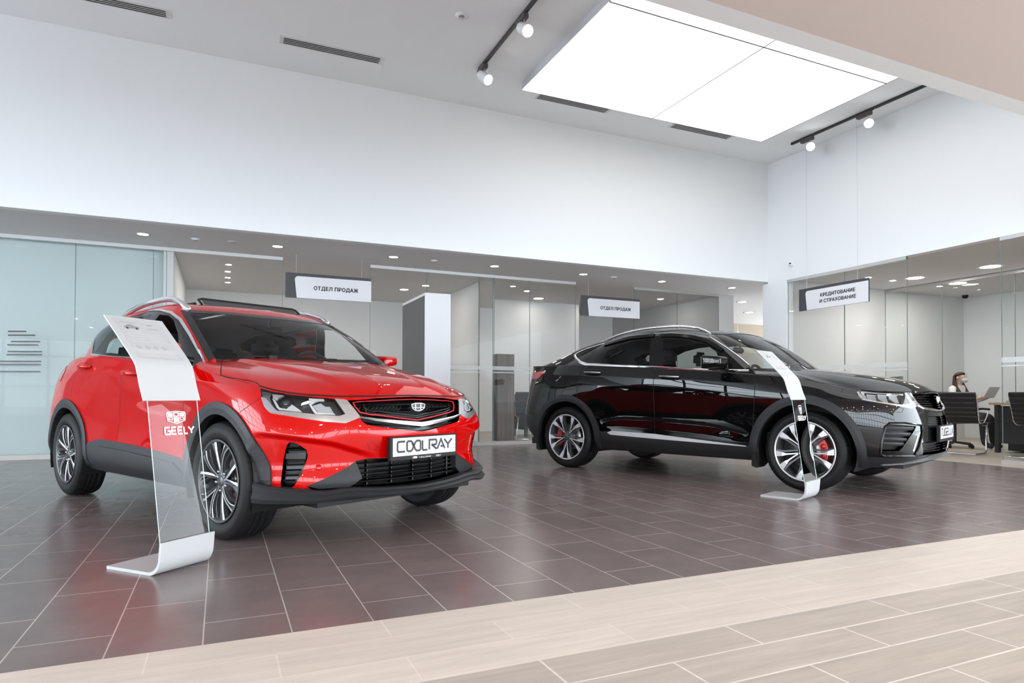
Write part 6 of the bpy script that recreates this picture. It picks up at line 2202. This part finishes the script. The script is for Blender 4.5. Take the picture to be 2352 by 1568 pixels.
    if logo == 'shield6':
        O = [(-.055, .016), (-.050, .027), (0, .031), (.050, .027), (.055, .016), (.050, -.018), (0, -.034), (-.050, -.018)]
        I = [(x * .88, y * .86) for x, y in O]
        frame([(cu + x, cv + y) for x, y in O], [(cu + x, cv + y) for x, y in I], 'logo')
        cells = [((-.045, -.018), (.002, .021)), ((-.015, .015), (.003, .024)), ((.018, .045), (.002, .021)),
                 ((-.043, -.018), (-.014, -.001)), ((-.015, .015), (-.024, .0)), ((.018, .043), (-.014, -.001))]
        for (x0, x1), (y0, y1) in cells:
            o_ = [(cu + x, cv + y) for x, y in ((x0, y0), (x1, y0), (x1, y1), (x0, y1))]
            hollow = (x0, y0) in ((-.015, .003), (-.043, -.014), (.018, -.014))
            if hollow:
                mx_, my_ = (x0 + x1) / 2, (y0 + y1) / 2
                frame(o_, [(cu + mx_ + (x - cu - mx_) * .62, cv + my_ + (y - cv - my_) * .5) for x, y in o_], 'logo_cell')
            else:
                poly(o_, 'logo_cell')
        tx, tv, ts = .088, LN - .170, .052
    else:
        O = [(-.026, .034), (0, .038), (.026, .034), (.027, .0), (.018, -.026), (0, -.040), (-.018, -.026), (-.027, .0)]
        I = [(x * .82, y * .84) for x, y in O]
        frame([(cu + x, cv + y) for x, y in O], [(cu + x, cv + y) for x, y in I], 'logo')
        poly([(cu - .018, cv + .022), (cu - .006, cv + .014), (cu, cv + .020), (cu + .006, cv + .014), (cu + .018, cv + .022), (cu + .016, cv), (cu, cv - .014), (cu - .016, cv)], 'logo_cell')
        poly([(cu - .013, cv - .012), (cu, cv - .024), (cu + .013, cv - .012), (cu, cv - .032)], 'logo_cell')
        tx, tv, ts = .088, LN - .175, .046
    L_ = MB()
    seq = [('G', .027, 0), ('E', .025, .037), ('E', .025, .071), ('L', .023, .105), ('Y', .032, .131)]
    for ch, cw, off in seq:
        sub = MB()
        strokes(sub, GLYPH[ch], cw, .033, .0040, tx + off, tv, 0, .0005)
        L_.add([T(y_, z_, .003 - x_) for x_, y_, z_ in sub.v], sub.f)
    L_.build('vinyl_lettering', M_vinyl, gs)
    return e


stand((-.257, 3.394, 0), math.radians(42.0), 'white information stand with logo on clear sheet, before the red car', 'shield6')
stand((4.255, 3.772, 0), math.radians(21.3), 'white information stand seen edge-on before the black car wheel', 'badge')

# ---------------------------------------------------------------- sales room and credit office
M_walnut = mat('walnut', (0.10, 0.058, 0.036), 0.45)
_nt = M_walnut.node_tree
_tc = _nt.nodes.new('ShaderNodeTexCoord')
_mp = _nt.nodes.new('ShaderNodeMapping')
_mp.inputs['Scale'].default_value = (14, 14, .7)
_nz = _nt.nodes.new('ShaderNodeTexNoise')
_nz.inputs['Scale'].default_value = 2.0
_nz.inputs['Detail'].default_value = 5
_cr = _nt.nodes.new('ShaderNodeValToRGB')
_cr.color_ramp.elements[0].color = (.045, .026, .017, 1)
_cr.color_ramp.elements[1].color = (.15, .09, .058, 1)
_cr.color_ramp.elements[0].position = .35
_cr.color_ramp.elements[1].position = .68
_nt.links.new(_tc.outputs['Object'], _mp.inputs['Vector'])
_nt.links.new(_mp.outputs[0], _nz.inputs['Vector'])
_nt.links.new(_nz.outputs[0], _cr.inputs[0])
_nt.links.new(_cr.outputs[0], _nt.nodes['Principled BSDF'].inputs['Base Color'])
M_oak = mat('desk_oak', (.50, .36, .23), .45)
M_leather = mat('black_leather', (.012, .012, .013), .42)
M_screen = mat('screen_back', (.16, .16, .165), .5)

e = empty('cabinet', (4.62, 10.95, 0), 0, 'tall brown wooden cabinet just behind the back glass', 'cabinet')
MB().box((0, 0, 0), (.345, .6, 1.60)).build('cabinet_body', M_walnut, e)
MB().box((.004, -.012, .06), (.341, 0, 1.24)).build('cabinet_door', M_walnut, e)
MB().box((.004, -.012, 1.262), (.341, 0, 1.585)).build('cabinet_flap', M_walnut, e)


def sled_chair(loc, rz, label, group=None):
    """chrome cantilever chair with ribbed black leather; faces +X"""
    e = empty('visitor_chair', loc, rz, label, 'chair', group)
    fr = []
    for s in (-1, 1):
        y = .25 * s
        p = [(-.30, y, .86), (-.235, y, .60), (-.215, y, .50), (-.17, y, .455), (.20, y, .45)]
        MB().tube(p, .011, n=8).build('side_rail', M_chrome, e)
        q = [(.16, y * .92, .43), (-.02, y * .92, .40), (-.10, y * .96, .18), (-.12, y, .05), (-.08, y, .013), (.24, y, .013)]
        # the front loop carries the seat
        q = [(-.05, y * .9, .43), (.17, y * .9, .41), (.10, y * .95, .2), (.06, y, .06), (.02, y, .013), (-.36, y, .013)]
        MB().tube(q, .012, n=8).build('leg', M_chrome, e)
        a = MB()
        a.tube([(-.245, y * 1.05, .66), (-.20, y * 1.14, .665), (.08, y * 1.14, .655)], .016, n=8)
        a.build('armrest', M_leather, e)
        MB().tube([(.06, y * 1.14, .65), (.02, y * 1.1, .55), (-.02, y * 1.0, .455)], .009, n=6).build('arm_bracket', M_chrome, e)
    MB().tube([(-.36, -.25, .013), (-.36, .25, .013)], .012, n=8).build('floor_bar', M_chrome, e)
    MB().tube([(-.262, -.25, .71), (-.262, .25, .71)], .009, n=8).build('cross_bar', M_chrome, e)
    line = [(-.31, .90), (-.285, .80), (-.258, .69), (-.235, .59), (-.215, .51), (-.17, .47), (-.08, .462), (.05, .462), (.17, .468), (.22, .455)]
    vs, fs = [], []
    pts = []
    for i in range(len(line) - 1):
        for q in range(6):
            t = q / 6
            pts.append((line[i][0] * (1 - t) + line[i + 1][0] * t, line[i][1] * (1 - t) + line[i + 1][1] * t))
    pts.append(line[-1])
    for i, (x, z) in enumerate(pts):
        x2, z2 = pts[min(i + 1, len(pts) - 1)]
        x1, z1 = pts[max(i - 1, 0)]
        n = Vector((-(z2 - z1), x2 - x1)).normalized()
        b = .018 + (.009 if i % 4 in (1, 2, 3) else 0)
        for y in (-.238, .238):
            vs += [(x + n.x * b, y, z + n.y * b), (x - n.x * (b - .008), y, z - n.y * (b - .008))]
    for i in range(len(pts) - 1):
        o = 4 * i
        fs += [(o, o + 4, o + 6, o + 2), (o + 1, o + 3, o + 7, o + 5), (o, o + 1, o + 5, o + 4), (o + 2, o + 6, o + 7, o + 3)]
    fs += [(0, 2, 3, 1), tuple(4 * (len(pts) - 1) + q for q in (0, 1, 3, 2))]
    MB().add(vs, fs).build('seat_sling', M_leather, e)
    return e


def desk(loc, lx, ly, label, panel='x0'):
    e = empty('desk', loc, 0, label, 'desk')
    MB().box((0, 0, .715), (lx, ly, .75), bev=.003).build('desk_top', M_oak, e)
    MB().box((.06, .05, .14), (.10, ly - .05, .70)).build('modesty_panel', mat('panel_charcoal', (.025, .025, .027), .5), e)
    for x in (.05, lx - .11):
        for y in (.05, ly - .11):
            MB().box((x, y, 0), (x + .06, y + .06, .715)).build('leg', M_dark, e)
    MB().box((lx - .5, ly - .52, .02), (lx - .05, ly - .10, .66)).build('drawer_unit', mat('panel_charcoal'), e)
    return e


def monitor(loc, rz, label):
    e = empty('monitor', loc, rz, label, 'monitor')
    MB().box((-.012, -.26, .11), (.014, .26, .44), bev=.006).build('screen_case', M_screen, e)
    MB().box((.0145, -.25, .12), (.016, .25, .43)).build('display', mat('display_dark', (.03, .034, .04), .15), e)
    MB().box((-.035, -.03, .01), (-.012, .03, .25)).build('stand_neck', M_black, e)
    MB().lathe([(0, .012), (.10, .010), (.11, 0)], 'z', n=24).build('stand_foot', M_black, e)
    return e


# sales room behind the back glass
sled_chair((5.42, 11.25, 0), math.radians(60), 'black chrome-framed chair between the brown cabinet and the black car')
desk((5.55, 11.75, 0), 1.5, .75, 'desk behind the chrome chair, left of the black car tail')
p = empty('printer', (5.85, 12.1, .75), 0, 'low black device on the desk left of the black car', 'printer')
MB().box((-.2, -.15, 0), (.22, .15, .10), bev=.01).build('printer_body', M_black, p)
MB().box((-.16, -.12, .10), (.18, .12, .125)).build('printer_lid', M_gloss, p)

# credit office
desk((10.62, 4.25, 0), .80, 1.75, 'long oak-topped desk where the woman sits')
sled_chair((10.12, 6.05, 0), math.radians(12), 'ribbed black chair with chrome sled base, just right of the black car nose', 'visitor chairs at the office desk')
sled_chair((10.18, 5.05, 0), math.radians(-12), 'ribbed black chair with chrome frame behind the pane edge at far right', 'visitor chairs at the office desk')
desk((10.5, 7.45, 0), .9, .75, 'second desk behind the woman, left of her')
monitor((10.95, 7.7, .75), math.radians(-35), 'monitor seen from behind, left of the woman')
monitor((10.75, 5.35, .75), math.radians(118), 'monitor right of the woman, its screen turned towards her')
cal = tag(MB().box((10.62, 5.62, .75), (10.74, 5.76, .785), bev=.004).build('desk_calculator', mat('calc_grey', (.4, .41, .42), .5)), 'small grey desk calculator between the chairs', 'calculator')


def person():
    """seated woman in a white blouse, long brown hair, face mask, looking towards -Y"""
    root = empty('person', (11.07, 6.72, 0), 0, 'seated woman with long brown hair, mint face mask and white blouse reading papers', 'person')
    J = {  # joint: (x, y, z, radius); she faces -Y, right hand at -X
        'pelvis': (0, .02, .56, .135), 'waist': (0, .03, .70, .115), 'chest': (0, .01, .86, .125), 'upper': (0, .0, .96, .10), 'neck': (0, -.015, 1.035, .048),
        'neck2': (0, -.03, 1.075, .046), 'head': (0, -.05, 1.15, .085), 'crown': (0, -.04, 1.205, .075), 'chin': (0, -.095, 1.10, .045), 'nose': (0, -.142, 1.145, .014)}
    E = [('pelvis', 'waist'), ('waist', 'chest'), ('chest', 'upper'), ('upper', 'neck'), ('neck', 'neck2'), ('neck2', 'head'), ('head', 'crown'), ('head', 'chin'), ('head', 'nose')]
    for s, t in ((-1, 'r'), (1, 'l')):
        J['sh' + t] = (.16 * s, .005, .955, .058)
        J['el' + t] = (.22 * s, -.10, .755, .044)
        J['wr' + t] = (.11 * s, -.33, .80, .028)
        J['pa' + t] = (.085 * s, -.385, .82, .030)
        J['hip' + t] = (.09 * s, -.02, .52, .09)
        J['kn' + t] = (.11 * s, -.44, .52, .065)
        J['an' + t] = (.11 * s, -.46, .10, .045)
        J['to' + t] = (.115 * s, -.60, .045, .038)
        E += [('upper', 'sh' + t), ('sh' + t, 'el' + t), ('el' + t, 'wr' + t), ('wr' + t, 'pa' + t), ('pelvis', 'hip' + t), ('hip' + t, 'kn' + t), ('kn' + t, 'an' + t), ('an' + t, 'to' + t)]
        for k, (dx, ln) in enumerate(((-.026, .060), (-.009, .072), (.009, .070), (.025, .056))):
            J[f'f{k}a' + t] = (.085 * s + dx, -.42, .825, .0095)
            J[f'f{k}b' + t] = (.085 * s + dx * 1.1, -.42 - ln * .55, .832, .0088)
            J[f'f{k}c' + t] = (.085 * s + dx * 1.1, -.42 - ln * .85, .820, .0080)
            E += [('pa' + t, f'f{k}a' + t), (f'f{k}a' + t, f'f{k}b' + t), (f'f{k}b' + t, f'f{k}c' + t)]
        J['tha' + t] = (.085 * s - .036 * s, -.375, .838, .0105)
        J['thb' + t] = (.085 * s - .050 * s, -.405, .852, .0095)
        E += [('pa' + t, 'tha' + t), ('tha' + t, 'thb' + t)]
    names = list(J)
    me = bpy.data.meshes.new('person_body')
    me.from_pydata([J[n][:3] for n in names], [(names.index(a), names.index(b)) for a, b in E], [])
    o = bpy.data.objects.new('body', me)
    COL.objects.link(o)
    o.parent = root
    md = o.modifiers.new('skin', 'SKIN')
    for i, n in enumerate(names):
        sv = me.skin_vertices[0].data[i]
        sv.radius = (J[n][3], J[n][3])
        sv.use_root = (n == 'pelvis')
    ss = o.modifiers.new('subdivision', 'SUBSURF')
    ss.levels = ss.render_levels = 2
    bpy.context.view_layer.update()
    m2 = bpy.data.meshes.new_from_object(o.evaluated_get(bpy.context.evaluated_depsgraph_get()))
    o.modifiers.clear()
    o.data = m2
    skin, blouse, trousers = mat('skin', (.62, .40, .31), .5), mat('blouse_white', (.80, .79, .77), .7), mat('trousers_dark', (.02, .02, .025), .7)
    m2.materials.clear()
    for mm in (skin, blouse, trousers):
        m2.materials.append(mm)
    for p in m2.polygons:
        x, y, z = p.center
        p.use_smooth = True
        if z < .60:
            p.material_index = 2
        elif (z < 1.02 and y > -.30):
            p.material_index = 1
        else:
            p.material_index = 0
    # hair: a cap open towards the face, falling down the back
    vs, fs = [], []
    n, k = 24, 16
    for i in range(k):
        t = i / (k - 1)
        if t < .45:
            a = t / .45 * math.pi / 2
            z = 1.140 + .105 * math.cos(a)
            r = .102 * math.sin(a) + .002
        else:
            u = (t - .45) / .55
            z = 1.140 - .33 * u
            r = .102 - .016 * u + .010 * math.sin(u * 6)
        for j in range(n):
            open_ = 18 + 24 * max(0, min(1, (t - .3) / .3))
            a = math.radians(open_ + (180 - 2 * open_) * j / (n - 1))
            if t < .30:
                a = math.radians(-90 + 360 * j / (n - 1)) if t < .24 else math.radians(-25 + 230 * j / (n - 1))
            wav = 1 + .03 * math.sin(j * 2.3 + i * .4)
            vs.append((r * math.cos(a) * .90 * wav, -.040 + r * math.sin(a) * 1.02 * wav + (.015 if t > .6 else 0), z))
    for i in range(k - 1):
        for j in range(n - 1):
            fs.append((i * n + j, i * n + j + 1, (i + 1) * n + j + 1, (i + 1) * n + j))
    hm = MB().add(vs, fs, 0, True)
    for s in (-1, 1):
        hm.tube([(s * .088, .0, 1.15), (s * .097, -.01, 1.06), (s * .105, -.035, .98), (s * .10, -.085, .90), (s * .085, -.115, .82)], [.012, .026, .034, .032, .010], n=8)
    hm.build('hair', mat('hair_brown', (.055, .026, .018), .5), root)
    mk = MB()
    bm = bmesh.new()
    bmesh.ops.create_uvsphere(bm, u_segments=18, v_segments=10, radius=1)
    for v in bm.verts:
        v.co = Vector((v.co.x * .060, -.106 + v.co.y * .050, 1.108 + v.co.z * .044))
    mk.bm(bm, 0, True)
    for s in (-1, 1):
        mk.tube([(s * .055, -.10, 1.125), (s * .086, -.04, 1.145)], .0025, n=5)
    mk.build('face_mask', mat('mask_mint', (.55, .66, .62), .7), root)
    for s in (-1, 1):
        MB().lathe([(0, -.006), (.006, -.004), (.009, 0)], 'y', c=(s * .033, -.122, 1.172), n=12).build('eye', mat('eye_dark', (.03, .02, .018), .2), root)
        MB().tube([(s * .05, -.112, 1.190), (s * .033, -.122, 1.193), (s * .016, -.124, 1.190)], .003, n=5).build('eyebrow', mat('hair_brown'), root)
        MB().lathe([(0, -.008), (.018, -.004), (.022, .004), (.01, .01)], 'x', c=(s * .088, -.045, 1.145), n=12).build('ear', skin, root)
    return root


person()
pp = MB()
for k in range(3):
    a = .02 * k
    pp.box((10.94 + a, 6.255 + .006 * k, .822), (11.20 + a, 6.258 + .006 * k, .99))
pp.v = [(x, y - (z - .822) * .55, z) for x, y, z in pp.v]
po = pp.build('paper_sheets', mat('paper'), None)
tag(po, 'white paper sheets held in the seated woman\'s hands', 'paper')
oc = empty('office_chair', (11.07, 6.78, 0), math.radians(-90), 'dark swivel chair under the seated woman', 'office chair')
MB().box((-.20, -.24, .40), (.24, .24, .47), bev=.03).build('seat', M_leather, oc)
MB().box((-.27, -.22, .50), (-.20, .22, .92), bev=.03).build('backrest', M_leather, oc)
MB().tube([(0, 0, .08), (0, 0, .42)], .03, n=10).build('gas_lift', M_dark, oc)
for k in range(5):
    a = 2 * math.pi * k / 5
    MB().tube([(0, 0, .09), (.28 * math.cos(a), .28 * math.sin(a), .06)], .018, n=6).build('foot', M_dark, oc)
    MB().lathe([(.0, -.015), (.028, -.015), (.028, .015), (0, .015)], 'x', c=(.28 * math.cos(a), .28 * math.sin(a), .028), n=12).build('castor', M_black, oc)
e = empty('dome_camera', (13.6, 8.1, ZS), 0, 'small black dome camera at the far ceiling corner of the credit office', 'security camera')
MB().lathe([(.055, 0), (.055, -.03), (.04, -.06), (0, -.07)], 'z', n=20).build('camera_dome', M_gloss, e)
